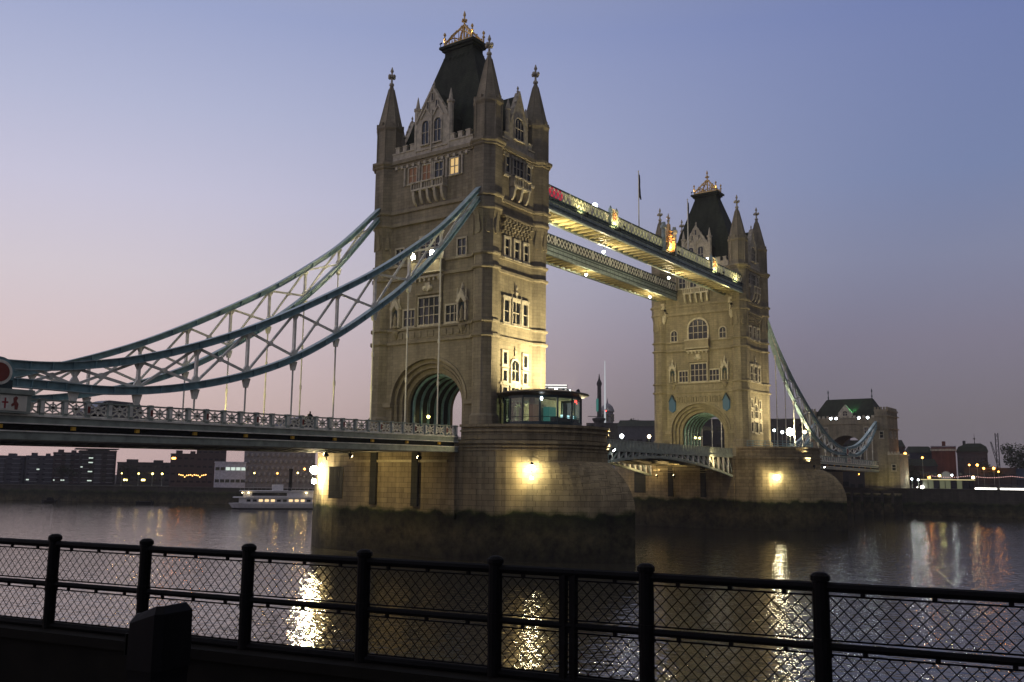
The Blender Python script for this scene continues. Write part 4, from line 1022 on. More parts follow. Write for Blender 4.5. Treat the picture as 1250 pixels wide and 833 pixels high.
def globe(loc, h, r, m, power, color, label, group=None, cat='street lamp', rad=.12):
    T = root('street_lamp', label, cat, loc, 0, group)
    mb = MB(); mb.lathe((0, 0, 0), [(.14, 0), (.12, .5), (.06, .7), (.05, h-r), (.12, h-r)], greygreen, 8); mb.build('lamp_post', T)
    mb = MB(); mb.sphere((0, 0, h), r, m, 12, 8); mb.build('lamp_globe', T, smooth=True)
    if power: lamp('POINT', (loc[0], loc[1], loc[2]+h+r+.12), power, color, T, radius=.12)
    return T
# side-face floods standing on the pier ends (wash the river-facing walls from below)
for X, k, w in ((0, 1.0, 'near'), (82.3, .36, 'far')):
    for dx, nm in (((7.4, -16.0, -.2, 8, .62), 'right'), ((2.2, -17.2, 3.95, 13, 1.15), 'left')):
        flood('ground_floodlight', (X+dx[0], dx[1], dx[2]), (X+.8, -9.2, dx[3]), 17000*k*dx[4], WARMW, f'low floodlight on the {w} pier end washing its tower, {nm} of two', size=2.2, lit=False, blend=.8)
# wall lamps on the pier drums
def pier_lamp(X, ang, z, power, label, twin=True, sgn=-1, br_=.29):
    nx, ny = cos(radians(ang)), sin(radians(ang)); y0 = -YC if sgn < 0 else YC
    px, py = X+nx*R0, y0+ny*R0
    T = root('pier_lamp', label, 'floodlight', (px, py, z))
    mb = MB(); mb.tube([(nx*.05, ny*.05, .3), (nx*.75, ny*.75, .5), (nx*.75, ny*.75, -.5)], .06, blackp, 6); mb.lathe((nx*.75, ny*.75, .15+br_-.2), [(.12, .2), (.3, 0), (.3, -.08)], blackp, 8); mb.build('bracket', T)
    mb = MB(); mb.sphere((nx*.75, ny*.75, -.02), br_, e_flood, 12, 8)
    mb.build('lamp_globe', T, smooth=True)
    if twin: mb = MB(); mb.sphere((nx*.75, ny*.75, -.95-br_), br_*.6, e_flood, 10, 6); mb.build('lamp_globe', T, smooth=True)
    ta = radians(ang+(-24 if sgn < 0 else 24)); pos = (px+nx*(.85+br_), py+ny*(.85+br_), z-.1)
    lamp('SPOT', pos, power*1.6, WARM, T, (X+cos(ta)*R0, y0+sin(ta)*R0, z-1.6), 2.3, .7, .2)
    lamp('POINT', pos, power*.25, WARM, T, radius=.25)
    return T
pier_lamp(0, 221, -5.5, 560, 'bright twin-bulb lamp on the near pier drum facing the camera')
pier_lamp(0, 153, -6.0, 5000, 'dazzling lamp on the left end of the near pier, above the ship', True, 1, .55)
pier_lamp(82.3, 213, -6.2, 400, 'single bright lamp on the far pier drum', False, -1, .36)
flood('pier_spotlight', (82.3+2.2, -10.4-11.2, -4.2), (82.3+3.6, -23.5, -8), 260, WARM, 'small spotlight shining down on the far pier cutwater', size=1.2, bulb=.16, bracket=(82.3+2.1, -10.4-10.5, -3.9))
# floods on the oriel of the near tower
for y in (1.7, -1.6): flood('oriel_floodlight', (-7.5, y, 21.35), (-40, y*3, 6), 2400, WARMW, 'lamp on the near tower oriel shining along the chains, '+('left' if y > 0 else 'right')+' of the pair', 'oriel floodlights', size=1.4, bulb=.42, m=e_flood)
# floods that wash the portal faces
for y in (6.8, -6.8):
    flood('deck_floodlight', (45.0, y, -1.9), (77, y*.5, 13), 8200, OLIVE, 'low floodlight on the bascule deck washing the far portal, '+('far' if y > 0 else 'near')+' kerb', size=1.2, lit=False, blend=.9)
    flood('deck_floodlight', (-34.0, y, -1.9), (-6, y*.5, 15), 3200, OLIVE, 'low floodlight on the left deck washing the near portal, '+('far' if y > 0 else 'near')+' kerb', size=1.3, lit=False, blend=.9)
for X, nm in ((0, 'near'), (82.3, 'far')):
    for y, e_ in ((-3.4, 'near'), (3.4, 'far')):
        flood('crest_uplight', (X-1.55, y*.8, 53.25), (X, y*.3, 54.8), 55, (1, .72, .42), f'small uplight at the {nm} tower roof crest, {e_} end', size=2.0, bulb=.1, lit=False)
for yy, w in ((-7.8, 'near'), (6.5, 'far')):
    for X, tx, nm in ((7.6, 45, 'near'), (74.6, 37, 'far')):
        flood('soffit_floodlight', (X, yy, 27.2), (tx, yy, 29.6), 5200, OLIVE, f'floodlight on the {nm} tower shining under the {w} walkway', size=1.0, lit=False, blend=.9, bracket=(6.1 if X < 40 else 76.2, yy, 26.8))
# lamps hung under and set above the walkways
def hung(x, y, z, label, power, r=.24):
    T = root('walkway_lamp', label, 'lamp', (x, y, z), 0, 'lamps along the high walkways')
    mb = MB(); mb.lathe((0, 0, 0), [(.04, 1.1), (.04, .2), (.2, .1), (.2, 0)], blackp, 6); mb.build('stem', T)
    mb = MB(); mb.sphere((0, 0, -.08), r, e_cool, 10, 6); mb.build('lamp_globe', T, smooth=True)
    if power: lamp('POINT', (x, y, z-r-.22), power, WARMW, T, radius=.2)
hung(12.0, -5.2, 28.6, 'large white lamp under the near walkway by the near tower', 1500, .42)
hung(29.0, -5.5, 28.6, 'white lamp under the near walkway, below the flagpole', 1500)
hung(52.0, -5.5, 28.6, 'white lamp under the near walkway, below and right of the crest', 1500)
hung(41.0, 4.9, 28.4, 'white lamp under the middle of the far walkway', 1300)
hung(65.0, 4.9, 28.4, 'white lamp under the far walkway near the far tower', 1300)
for x, yy, nm, nx_ in ((12.5, -7.7, 'first', 0), (27, -7.7, 'second', 0), (43, -7.7, 'third', 0), (58, -7.7, 'fourth', 0), (70, -7.7, 'fifth', 0)):
    pass
for x, r, lb in ((22.6, .42, 'bright lamp above the near walkway beside its left shield'), (46.6, .24, 'small lamp above the near walkway right of the crest'), (63.8, .22, 'small lamp above the near walkway beside its right shield')):
    T = root('walkway_lamp', lb, 'lamp', (x, -7.7, 32.9), 0, 'lamps along the high walkways')
    mb = MB(); mb.lathe((0, 0, 0), [(.05, 0), (.05, 1.0)], blackp, 6); mb.build('stem', T)
    mb = MB(); mb.sphere((0, 0, 1.15), r, e_cool, 10, 6); mb.build('lamp_globe', T, smooth=True)
# trough lights facing the lattice from the cornice of the girder (the lattice is lit from below)
for x, lb in ((15, 'nearest the near tower'), (24.5, 'below the left shield'), (43, 'below the crest'), (61.8, 'below the right shield'), (72, 'nearest the far tower')):
    flood('lattice_uplight', (x, -10.9, 30.6), (x, -9.7, 32.6), 420, OLIVE if x not in (43,) else (1, .6, .25), 'small uplight on the near walkway girder, '+lb, 'uplights on the near walkway', size=2.4, bulb=.12, lit=False, bracket=(x, -9.95, 30.5))
for x, p_, c_, lb in ((43.2, 900, (1, .52, .18), 'glowing crest'), (24.6, 380, (1, .75, .42), 'left shield'), (61.8, 380, (1, .75, .42), 'right shield')):
    flood('crest_spotlight', (x, -11.6, 30.7), (x, -9.9, 32.9), p_, c_, 'spotlight on a bracket lighting the '+lb+' of the near walkway', size=1.7, bulb=.12, lit=False, bracket=(x, -9.95, 30.4))
for X, tx, nm in ((3.0, 34, 'near'), (79.3, 50, 'far')):  # added unseen lamps that brighten the side of the near walkway
    flood('added_walkway_flood', (X, -21.3, -4.1), (tx, -9.7, 31), 15000, (1, .90, .62), f'floodlight on the {nm} pier end, added unseen to brighten the high walkway', size=.9, lit=False, blend=.9)
# bascule and deck lamps
globe((29.6, -8.2, -2.3), 1.9, .3, e_cool, 60, WARMW, 'white globe lamp on the bascule parapet beside the near pier')
globe((70.0, 8.0, -2.3), 3.7, .34, e_warm, 60, WARM, 'warm globe lamp on the far side of the bascule, left of the arch')
flood('bascule_lamp', (25.0, -9.4, -2.6), (27, -13, -8), 200, WARMW, 'white flood lamp on the bascule edge just right of the near pier', size=1.6, bulb=.3, m=e_cool, bracket=(25, -8.9, -2.9))
for x, y, h, r, m, lb in ((105.5, -8.0, 6.0, .78, e_flood, 'brightest large globe lamp on the right deck'), (115.4, -8.0, 6.4, .36, e_warm, 'warm globe lamp right of the brightest one on the right deck'), (140.0, 8.0, 8.2, .3, e_cool, 'small white globe lamp by the right foot of the far tower'), (146, 8.0, 8.0, .36, e_cool, 'white globe lamp left of the brightest one on the right deck')):
    globe((x, y, -2.4), h, r, m, 130, WARMW, lb)
flood('deck_end_lamp', (96.5, -9.6, -2.2), (98, -14, -10), 160, WARMW, 'white flood lamp at the pier end of the right deck', size=1.6, bulb=.28, m=e_cool, bracket=(96.5, -9.1, -2.5))
for i, (x, y) in enumerate(((60.8, -9.6), (56, -4.0), (64.2, 3.5))):
    flood('girder_lamp', (x, y, -6.2 if i else -3.2), (x+1.5, y+(3 if i else 1), -3.2), 1700 if i else 420, (1, .75, .4), ['lamp on the outer truss of the far bascule leaf', 'lamp under the middle of the far bascule leaf', 'lamp under the far edge of the far bascule leaf'][i], size=2.6, bulb=.14, m=e_warm, bracket=(x, y, -2.9))
for x, lb in ((-30, 'by the near pier'), (-16, 'against the near pier')):
    flood('soffit_lamp', (x, -7.6, -4.6), (x-1, -3, -3.4), 120, WARM, 'lamp below the left deck '+lb, size=2.6, bulb=.2, m=e_warm, bracket=(x, -7.6, -3.6))
flood('soffit_lamp', (-17.5, 1.5, -4.4), (-10.7, 1.0, -7.5), 900, WARM, 'lamp under the middle of the left deck lighting the pier face', size=2.4, bulb=.2, m=e_warm, bracket=(-17.5, 1.5, -3.4), blend=.9)
flood('soffit_lamp', (160, -7.5, -5.2), (158, -3, -3.6), 120, (1, .6, .25), 'orange lamp below the right deck near the abutment', size=2.6, bulb=.2, m=e_orange, bracket=(160, -7.5, -4))
# chain lit by a spot on the far footway
flood('deck_spotlight', (-27.0, 7.0, -2.0), (-32, 8.5, 8.5), 900, (1, .97, .9), 'spotlight on the left deck lighting the rear chain', size=.5, lit=False)
# arch lamps
for X, pts, lb in ((0, [(-2.0, 3.2, 0.9)], 'near'), (82.3, [(-3.0, 2.4, 1.3), (-1.0, 2.4, 1.3)], 'far')):
    for i, (dx, y, z) in enumerate(pts):
        T = root('arch_lamp', f'hanging lamp glowing inside the {lb} tower arch'+('' if len(pts) == 1 else (', front' if i == 0 else ', rear')), 'lamp', (X+dx, y, z))
        mb = MB(); mb.lathe((0, 0, 0), [(.03, 4.2), (.03, .4), (.16, .3)], blackp, 6); mb.build('stem', T)
        mb = MB(); mb.sphere((0, 0, .15), .22, e_yel, 10, 6); mb.build('lamp_globe', T, smooth=True)
        lamp('POINT', (X+dx, y, z-.35), 10, OLIVE, T, radius=.15)
# abutment lamps
for i, (y, lb) in enumerate(((3.6, 'left pair outer'), (2.1, 'left pair inner'), (-4.2, 'right pair inner'), (-6.6, 'right pair outer'))):
    flood('roof_floodlight', (174.2, y, 10.6), (170, y, 12), 40, (.9, 1, .85), f'white lamp on the abutment parapet, {lb}', 'parapet lamps of the abutment tower', size=1.5, bulb=.36, m=e_cool)
flood('roof_uplight', (175.0, -2.9, 12.6), (179.3, -.6, 15.0), 500, (.15, 1, .35), 'green uplight behind the abutment gable', size=1.6, bulb=.15, lit=False)
flood('wall_washer', (173.0, -19.0, -8.6), (175, -13.5, -3), 420, (1, .72, .45), 'warm wall light beside the stair annex of the abutment', size=1.5, bulb=.2, m=e_white)
flood('wall_washer', (166.5, -11.0, -9.8), (175, -9, 0), 900, OLIVE, 'yellow light on the river platform under the right deck', size=1.8, bulb=.2, lit=False)

# ------------------------------------------------------------------ traffic and a walker on the left deck
def wheel(mb, x, y, r=.36):
    for y0, m, rr in ((y, blackp2, r), ):
        mb.loft([[(x+rr*cos(2*pi*k/14), yy, r+rr*sin(2*pi*k/14)) for k in range(14)] for yy in (y-.11, y+.11)], m)
def vehicle(name, label, cat, loc, rz, L_, H_, paint, hood):
    T = root(name, label, cat, loc, rz)
    hw = .95
    mb = MB()
    prof = [(-L_/2, .35), (L_/2, .35), (L_/2+.05, .8), (L_/2-.1, 1.05)] + hood + [(-L_/2+.25, H_-.08), (-L_/2+.02, H_-.45)]
    rings = []
    for y, s_ in ((-hw, .965), (-hw*.93, 1), (hw*.93, 1), (hw, .965)):
        rings.append([(x*(.99 if s_ < 1 else 1), y*(1 if z < H_*.55 else .9), .35+(z-.35)*s_) for x, z in prof])
    mb.loft(rings, paint); mb.build('body', T, smooth=False)
    for x in (-L_*.31, L_*.31):
        for y in (-.88, .88): mb = MB(); wheel(mb, x, y); mb.build('wheel', T)
    for s_ in (-1, 1): mb = MB(); mb.box((-L_*.33, s_*.925, H_*.62), (L_*.2, s_*.90, H_*.86), glassd); mb.build('window', T)
    for y in (-.7, .7): mb = MB(); mb.box((L_/2+.02, y-.15, .7), (L_/2+.07, y+.15, .88), white); mb.build('headlight', T)
silver = mat('grey_car_paint', (.16, .16, .18), .3, metal=.3, noise=.05)
vehicle('delivery_van', 'grey van on the left deck, roof showing over the parapet', 'van', (-50.2, -2.4, -2.35), pi, 5.2, 1.85, silver, [(1.6, 1.15), (.95, 1.72), (.5, 1.83)])
vehicle('parked_car', 'dark grey car on the left deck close to the near tower', 'car', (-29.5, -2.4, -2.55), pi, 4.5, 1.85, silver, [(.9, 1.2), (.35, 1.75), (0, 1.82)])
def skin_figure(name, label, loc, rz, joints, edges, radii, mat_, cat='person', sub=2):
    T = root(name, label, cat, loc, rz)
    me = bpy.data.meshes.new('body'); me.from_pydata(joints, edges, []); o = bpy.data.objects.new('body', me); C.objects.link(o); o.parent = T
    me.materials.append(mat_)
    md = o.modifiers.new('skin', 'SKIN'); sv = me.skin_vertices[0].data
    for i, r in enumerate(radii): sv[i].radius = (r, r) if not isinstance(r, tuple) else r
    sv[0].use_root = True
    md.use_smooth_shade = True
    s_ = o.modifiers.new('sub', 'SUBSURF'); s_.levels = sub; s_.render_levels = sub
    return T
coat = mat('dark_coat', (.02, .02, .025), .9)
J = [(0,0,.95),(0,0,1.2),(0,0,1.42),(0,0,1.52),(.02,0,1.66),(.02,0,1.76), (0,.2,1.40),(.12,.27,1.16),(.34,.14,1.24), (0,-.2,1.40),(.02,-.27,1.12),(.16,-.26,.9), (0,.1,.9),(.02,.11,.5),(-.02,.12,.06),(.14,.12,.04), (0,-.1,.9),(.02,-.11,.5),(-.02,-.12,.06),(.14,-.12,.04)]
E_ = [(0,1),(1,2),(2,3),(3,4),(4,5),(2,6),(6,7),(7,8),(2,9),(9,10),(10,11),(0,12),(12,13),(13,14),(14,15),(0,16),(16,17),(17,18),(18,19)]
Rr = [.15,.15,.16,.06,.1,.08,.075,.055,.04,.075,.055,.04,.1,.07,.05,.045,.1,.07,.05,.045]
skin_figure('person', 'person in dark coat standing at the left deck parapet holding something up', (-32.2, -7.6, -2.2), radians(-100), J, E_, Rr, coat)

# ------------------------------------------------------------------ river craft
def boat_ship():
    a = Vector((64.4, 129.3, 0)); b_ = Vector((79.6, 116.6, 0)); d = (b_-a).normalized(); ang = atan2(d.y, d.x); Ls = 27
    T = root('passenger_ship', 'white two-deck passenger ship with lit windows moored left of the near pier', 'ship', (a.x, a.y, ZW), ang)
    hull = []
    for z, w, x0 in ((-.8, 2.0, 1.2), (.25, 3.0, .4), (.9, 3.3, .0), (1.5, 3.5, -.5)):
        hull.append([(x0, -.3, z), (x0+2.2, -w*.8, z), (x0+5, -w, z), (Ls, -w, z), (Ls, w, z), (x0+5, w, z), (x0+2.2, w*.8, z), (x0, .3, z)])
    mb = MB(); mb.loft(hull[:2], blackp); mb.loft(hull[1:], shipw); mb.build('hull', T)
    mb = MB(); mb.box((2.2, -3.2, 1.5), (Ls, 3.2, 3.0), shipw); mb.box((.6, -3.5, 2.95), (Ls, 3.5, 3.1), shipw); lo_ = mb.build('lower_deck', T)
    mb = MB(); mb.box((3.2, -3.0, 3.1), (Ls-1, 3.0, 4.7), shipw); mb.box((2.2, -3.3, 4.65), (Ls, 3.3, 4.8), shipw)
    for i in range(22): mb.lathe((2.4+i*1.1, -3.2, 4.8), [(.03, 0), (.03, .8)], shipw, 4)
    mb.box((2.4, -3.22, 5.55), (Ls, -3.16, 5.62), shipw); hi_ = mb.build('upper_deck', T)
    for i in range(14):
        mb = MB(); mb.box((4.2+i*1.55, -3.27, 1.95), (5.2+i*1.55, -3.2, 2.55), e_winship if i in (2, 3, 4, 7, 8, 9, 11) else glassd); mb.build('window', lo_)
    mb = MB(); mb.box((5.5, -3.05, 3.5), (14.5, -2.99, 4.3), glassd); mb.build('window', hi_)
    mb = MB(); mb.box((10.5, -1.6, 4.8), (13.5, 1.6, 6.4), shipw); mb.build('wheelhouse', T)
    mb = MB(); mb.lathe((15.3, 0, 4.8), [(.5, 0), (.45, 5.2), (.55, 5.3), (.55, 5.9)], blackp, 10); mb.build('funnel', T)
    mb = MB()
    for x in (3.0, 4.6, 19.5, 22.2): mb.sphere((x, -3.4, 4.3), .14, e_warm, 8, 5)
    mb.sphere((23.2, -3.6, 3.9), .3, e_warm, 8, 5); mb.build('deck_lamp', T)
shipw = mat('white_ship_paint', (.68, .66, .66), .5, noise=.15); e_winship = em('ship_window', (1, .70, .35), 1.3)
boat_ship()
def small_boat(x, y, L_, label, barge):
    T = root('moored_boat' if not barge else 'mooring_barge', label, 'boat', (x, y, ZW), radians(-55))
    mb = MB(); w = L_*.2
    if barge: mb.loft([[(-L_/2, -w, z), (L_/2, -w, z), (L_/2, w, z), (-L_/2, w, z)] for z in (-.4, .7)], blackp); mb.box((-L_/2-.1, -w-.1, .7), (L_/2+.1, w+.1, .85), blackp2)
    else:
        mb.loft([[(-L_/2*k, 0, z), (-L_*.25, -w*k, z), (L_*.42*k, -w*.8*k, z), (L_*.42*k, w*.8*k, z), (-L_*.25, w*k, z)] for z, k in ((-.4, .8), (.6, 1))], blackp)
    h = mb.build('hull', T)
    mb = MB()
    if barge:
        for s_ in (-1, 1): mb.lathe((s_*L_*.4, 0, .85), [(.14, 0), (.14, .3), (.2, .35)], blackp2, 8)
        mb.build('bollard', T)
    else:
        mb.loft([[(-L_*.12*k, -w*.6*k, z), (L_*.25*k, -w*.6*k, z), (L_*.25*k, w*.6*k, z), (-L_*.12*k, w*.6*k, z)] for z, k in ((.6, 1), (1.4, .75))], blackp2); mb.build('cabin', T)
small_boat(55.9, 205.4, 5.0, 'small dark boat with cabin moored at far left', False)
small_boat(66.5, 171.5, 4.6, 'low flat black mooring barge in the open water left of the ship', True)

# ------------------------------------------------------------------ far banks: buildings
random.seed(21)
def building(name, label, x0y0, x1y1, ztop, depth, wall, rows=0, cols=0, lit=(), roof=None, zb=-11.6, litm=None, winw=.62, winh=.24, ribs=0, extra=None, group=None, cat='building'):
    a = Vector((*x0y0, 0)); b_ = Vector((*x1y1, 0)); d = (b_-a); w = d.length; d.normalize()
    T = root(name, label, cat, (a.x, a.y, zb), atan2(d.y, d.x), group)
    h = ztop-zb
    mb = MB(); mb.box((0, 0, 0), (w, depth, h), wall); mb.box((-.15, -.15, h-.35), (w+.15, depth+.1, h+.02), wall); mb.build('wall', T)
    if rows:
        cw, rh = w/cols, (h-1.0)/rows
        for r in range(rows):
            for c in range(cols):
                mb = MB(); cx, cz = (c+.5)*cw, .7+(r+.5)*rh
                mb.box((cx-cw*winw/2, -.06, cz-rh*winh/2), (cx+cw*winw/2, .04, cz+rh*winh/2), (litm or e_winwh) if (r, c) in lit else bglass)
                mb.build('window', T)
    if ribs:
        for i in range(ribs):
            mb = MB(); cx = w*(i+.5)/ribs; mb.box((cx-w/ribs*.22, -.9, 0), (cx+w/ribs*.22, 0, h*(.86+.1*((i*7) % 3)/2)), b_gry if i % 2 else wall)
            for k in range(int(h/1.7)): mb.box((cx-w/ribs*.3, -1.15, .8+k*1.7), (cx+w/ribs*.3, -.9, 1.0+k*1.7), b_con)
            mb.build('balcony_stack', T)
    if roof == 'pitched':
        mb = MB(); mb.loft([[(-.3, -.3, h), (w+.3, -.3, h), (w+.3, depth+.3, h), (-.3, depth+.3, h)], [(.6, depth*.45, h+2.2), (w-.6, depth*.45, h+2.2), (w-.6, depth*.55, h+2.2), (.6, depth*.55, h+2.2)]], slate); mb.build('roof', T)
    if roof == 'boxes':
        mb = MB(); mb.box((w*.15, depth*.2, h), (w*.35, depth*.7, h+1.1), wall); mb.box((w*.62, depth*.2, h), (w*.78, depth*.7, h+.9), wall); mb.build('roof_plant', T)
    if roof == 'slab':
        mb = MB(); mb.box((-1.6, -1.0, h+.5), (w+.8, depth+.5, h+.8), wall); mb.box((w*.2, .5, h), (w*.8, depth-.5, h+.5), bglass); mb.build('roof', T)
    if extra: extra(T, w, depth, h)
    return T
bglass = mat('facade_glass', (.02, .022, .028), .2, noise=0)
b_gry = mat('grey_render', (.075, .075, .085), .8); b_brn = mat('brown_brick_far', (.075, .055, .05), .85); b_dk = mat('dark_brick_far', (.05, .045, .045), .85); b_wht = mat('white_render', (.62, .60, .66), .7); b_con = mat('concrete_far', (.30, .29, .30), .8)
brick = blocks('red_brick', (.20, .06, .035), (.15, .045, .028), (.16, .12, .1), .24, .08, .01, streak=.3)
building('apartment_block', 'pale grey flat-roofed apartment block at the left frame edge', (72, 289), (85.3, 281), -1.0, 16, b_gry, 5, 5, (), 'boxes', ribs=3)
building('apartment_block', 'grey stepped apartment block second from the left edge', (83.5, 276.2), (92.7, 271.3), -.9, 16, b_gry, 5, 4, {(2, 1), (0, 0)}, 'boxes', ribs=2)
building('apartment_block', 'brown apartment block with green-white ground floor lights', (88.8, 266.6), (97.6, 262), .4, 16, b_brn, 6, 4, {(0, 0), (0, 1), (0, 3)}, 'boxes', ribs=3)
building('apartment_block', 'tallest dark apartment block with overhanging slab roof and lit windows', (94.0, 257.6), (105.2, 251.8), 1.2, 16, b_dk, 7, 5, {(5, 1), (3, 0), (4, 1), (2, 1), (0, 1)}, 'slab', ribs=3)
building('warehouse', 'long low dark warehouse with yellow street lights in front', (102.8, 246.8), (120.5, 236), -3.0, 14, b_dk, 3, 10, {(0, 1), (0, 4)}, 'boxes', litm=e_yel)
building('warehouse', 'brick warehouse behind the string of orange lights', (90.8, 196), (98.6, 190.2), -.4, 12, b_brn, 4, 5, {(3, 0)}, 'boxes', litm=e_orange)
building('warehouse', 'taller dark red warehouse beside the white building', (97.0, 190.8), (104.3, 185.0), 1.8, 12, b_brn, 5, 5, ())
building('white_hall', 'white rendered building with a row of lit teal panes', (84.4, 163.6), (91.8, 158.2), -3.2, 10, b_wht, 2, 6, {(1, 3), (1, 4), (1, 5), (1, 2)}, None, winh=.25, winw=.8)
def bays(T, w, depth, h):
    for r in range(5):
        for c in range(13):
            mb = MB(); cx = (c+.5+(.5 if r % 2 else 0))*w/13.6; cz = 2.6+r*2.0
            q = [(cx-.55, -.02, cz), (cx-.28, -.02, cz+.62), (cx+.28, -.02, cz+.62), (cx+.55, -.02, cz), (cx+.28, -.02, cz-.62), (cx-.28, -.02, cz-.62)]
            q2 = [(cx+(x-cx)*.55, -.55, cz+(z-cz)*.7+.08) for x, y, z in q]
            mb.loft([q, q2], b_con); mb.build('window_bay', T)
building('hotel', 'concrete hotel with rows of projecting hexagonal bays behind the white ship', (91.4, 158.8), (108, 145), 4.5, 14, mat('hotel_concrete', (.22, .21, .22), .8), extra=bays)
# street lights on the left bank
for i, (x, y, z, m, r, lb) in enumerate([(92, 226, -7.2, e_yel, .22, 'yellow street light before the long warehouse, left end'), (96, 222, -7.2, e_yel, .3, 'yellow street light before the long warehouse, second'), (99.5, 219, -7.2, e_yel, .34, 'yellow street light before the long warehouse, third'), (102, 217, -7.2, e_yel, .34, 'yellow street light before the long warehouse, right end'),
        (88.5, 150, -6.6, e_yel, .22, 'yellow lamp in front of the hotel, left'), (93.5, 145.5, -6.6, e_orange, .24, 'orange lamp in front of the hotel, middle'), (98, 141.5, -6.4, e_yel, .26, 'yellow lamp in front of the hotel, nearest the pier'), (100, 140.8, -5.2, e_orange, .3, 'dim orange lamp above the ship funnel')]):
    globe((x, y, -11.6), z+11.6, r, m, 90, (1, .62, .18), lb)
# string of orange bulbs in front of the brick warehouses
e_lant = em('lantern_bulb', (1, .50, .14), 5)
T = root('light_string', 'sagging string of orange bulbs along the left quay', 'lights', (87.6, 186.7, ZB))
d = Vector((7.1, -5.1, 0)); mb = MB()
for f in (0, .5, 1): mb.lathe((d.x*f, d.y*f, 0), [(.06, 0), (.06, 2.6)], blackp, 6)
mb.tube([(d.x*i/16, d.y*i/16, 2.5-.8*sin(pi*((i/8) % 1))*.5) for i in range(17)], .03, blackp, 4); mb.build('cable', T)
for f in (.1, .5, .9): lamp('POINT', (87.6+d.x*f-.5, 186.7+d.y*f-.5, ZB+2.0), 45, (1, .30, .06), T, radius=.12)
for i in range(15):
    f = (i+.5)/15; mb = MB(); mb.sphere((d.x*f, d.y*f, 2.4-.4*sin(pi*((f*2) % 1))-(.5 if i % 4 == 3 else 0)), .22, e_lant, 8, 5) if False else mb.sphere((d.x*f, d.y*f, 2.4-.4*sin(pi*((f*2) % 1))-(.45 if i % 4 == 3 else 0)), .19, e_lant, 8, 5); mb.build('bulb', T)

# behind the cabin, between the towers
e_band = em('office_light_band', (1, .98, .92), 1.3)
def striped():
    T = root('office_block', 'distant white-lit office block with horizontal light bands above the cabin roof', 'building', (222, 134, ZB), atan2(126.4-134, 5))
    mb = MB(); mb.box((0, 0, 0), (9.3, 8, 40.5), b_gry); mb.build('wall', T)
    for k in range(5): mb = MB(); mb.box((.2, -.12, 36.0+k*1.0), (9.1, .02, 36.5+k*1.0), e_band); mb.build('light_band', T)
striped()
e_mast = em('lit_mast', (.9, .95, 1), .5)
def chimney():
    T = root('memorial_tower', 'slim dark round tower with a white mast alongside, beyond the near pier', 'tower', (190.7, 89.8, ZB))
    mb = MB(); mb.lathe((0, 0, 0), [(2.0, 0), (1.9, 22), (2.6, 23), (2.6, 23.5), (.85, 24), (.7, 35), (.95, 35.6), (.95, 36.2), (.35, 37.6), (.08, 39.5)], b_dk, 12); mb.build('shaft', T)
    mb = MB(); mb.box((-1.05, -.1, 26), (-.7, .7, 30.5), e_winteal); mb.build('lit_panel', T)
    mb = MB(); mb.lathe((.2, -2.2, 22), [(.38, 0), (.3, 14), (.16, 22)], e_mast, 6); mb.bar((-.2, -2.2, 26.5), (.6, -3.6, 26.5), .5, .4, white); mb.build('mast', T)
    mb = MB(); mb.bar((-2.4, 3.4, 24.2), (2.2, -3.6, 24.2), .3, .2, b_dk); mb.sphere((.3, -2.4, 26.2), .35, e_red, 8, 5); mb.build('crosstree', T)
chimney()
def domed():
    T = root('domed_hall', 'dark hall with a pale domed cupola, left of the far tower', 'building', (197, 99, ZB), atan2(77-99, 12))
    mb = MB(); mb.box((0, 0, 0), (25, 12, 22.5), b_dk); mb.build('wall', T)
    for i in range(9): mb = MB(); mb.box((1.2+i*2.6, -.06, 15), (2.3+i*2.6, .05, 18), bglass); mb.build('window', T)
    mb = MB(); mb.lathe((7.6, 5, 22.5), [(2.2, 0), (2.2, 4.2), (2.7, 4.4), (2.6, 5.0), (2.0, 6.4), (1.0, 7.3), (.3, 7.6), (.2, 8.4), (.05, 9.6)], b_con, 12); cu = mb.build('cupola', T)
    for i in range(8):
        a = i*pi/4; mb = MB(); mb.box((7.6+2.2*cos(a)-.3, 5+2.2*sin(a)-.3, 23.3), (7.6+2.2*cos(a)+.3, 5+2.2*sin(a)+.3, 26), bglass); mb.build('window', cu)
domed()
building('long_shed', 'long low grey roofed building left of the far tower foot', (166, 68.5), (178, 47), 9.5, 12, b_gry, 2, 9, (), 'pitched', cat='building')
building('terrace_block', 'dark low block with pale balustrade behind the bascule lamps', (150, 74), (166, 44), 3.2, 12, b_con, 2, 10, {(1, 3), (0, 6)}, None)
building('terrace_block', 'dark block seen through the arch and hangers of the far tower', (187, 54), (205, 7), 12.5, 14, b_dk, 4, 12, {(1, 9)}, None)

building('approach_block', 'dark building behind the arch of the abutment tower', (203, 7.5), (206, -8.5), 3.5, 10, b_dk, 3, 7, (), 'pitched')

# right bank
def brickhouse(T, w, depth, h):
    mb = MB(); mb.box((-.3, -.35, h-1.2), (w+.3, 0, h-.5), pale); mb.box((-.2, -.2, h), (w+.2, depth, h+.4), b_con); mb.build('cornice', T)
    F = Face((0, 0, 0), (1, 0, 0), (0, -1, 0)); 
    mb = MB(); F.poly(mb, wpts(w*.55, 5.4, 2.6, 2.4, True)[:-1], 0, .12, e_pale); F.ring(mb, wpts(w*.55, 5.4, 2.6, 2.4, True), wpts(w*.55, 5.2, 3.0, 2.8, True), 0, .2, pale); mb.build('arched_window', T)
    mb = MB(); mb.box((w*.45, 3, h), (w*.6, 4.5, h+2.0), brick); mb.build('chimney', T)
e_pale = em('pale_arch_window', (.8, .8, .7), .16)
building('brick_house', 'red brick house with pale cornice and lit arched window on the right bank', (229.3, -11.7), (230.6, -18.6), 4.0, 10, brick, extra=brickhouse, cat='house')
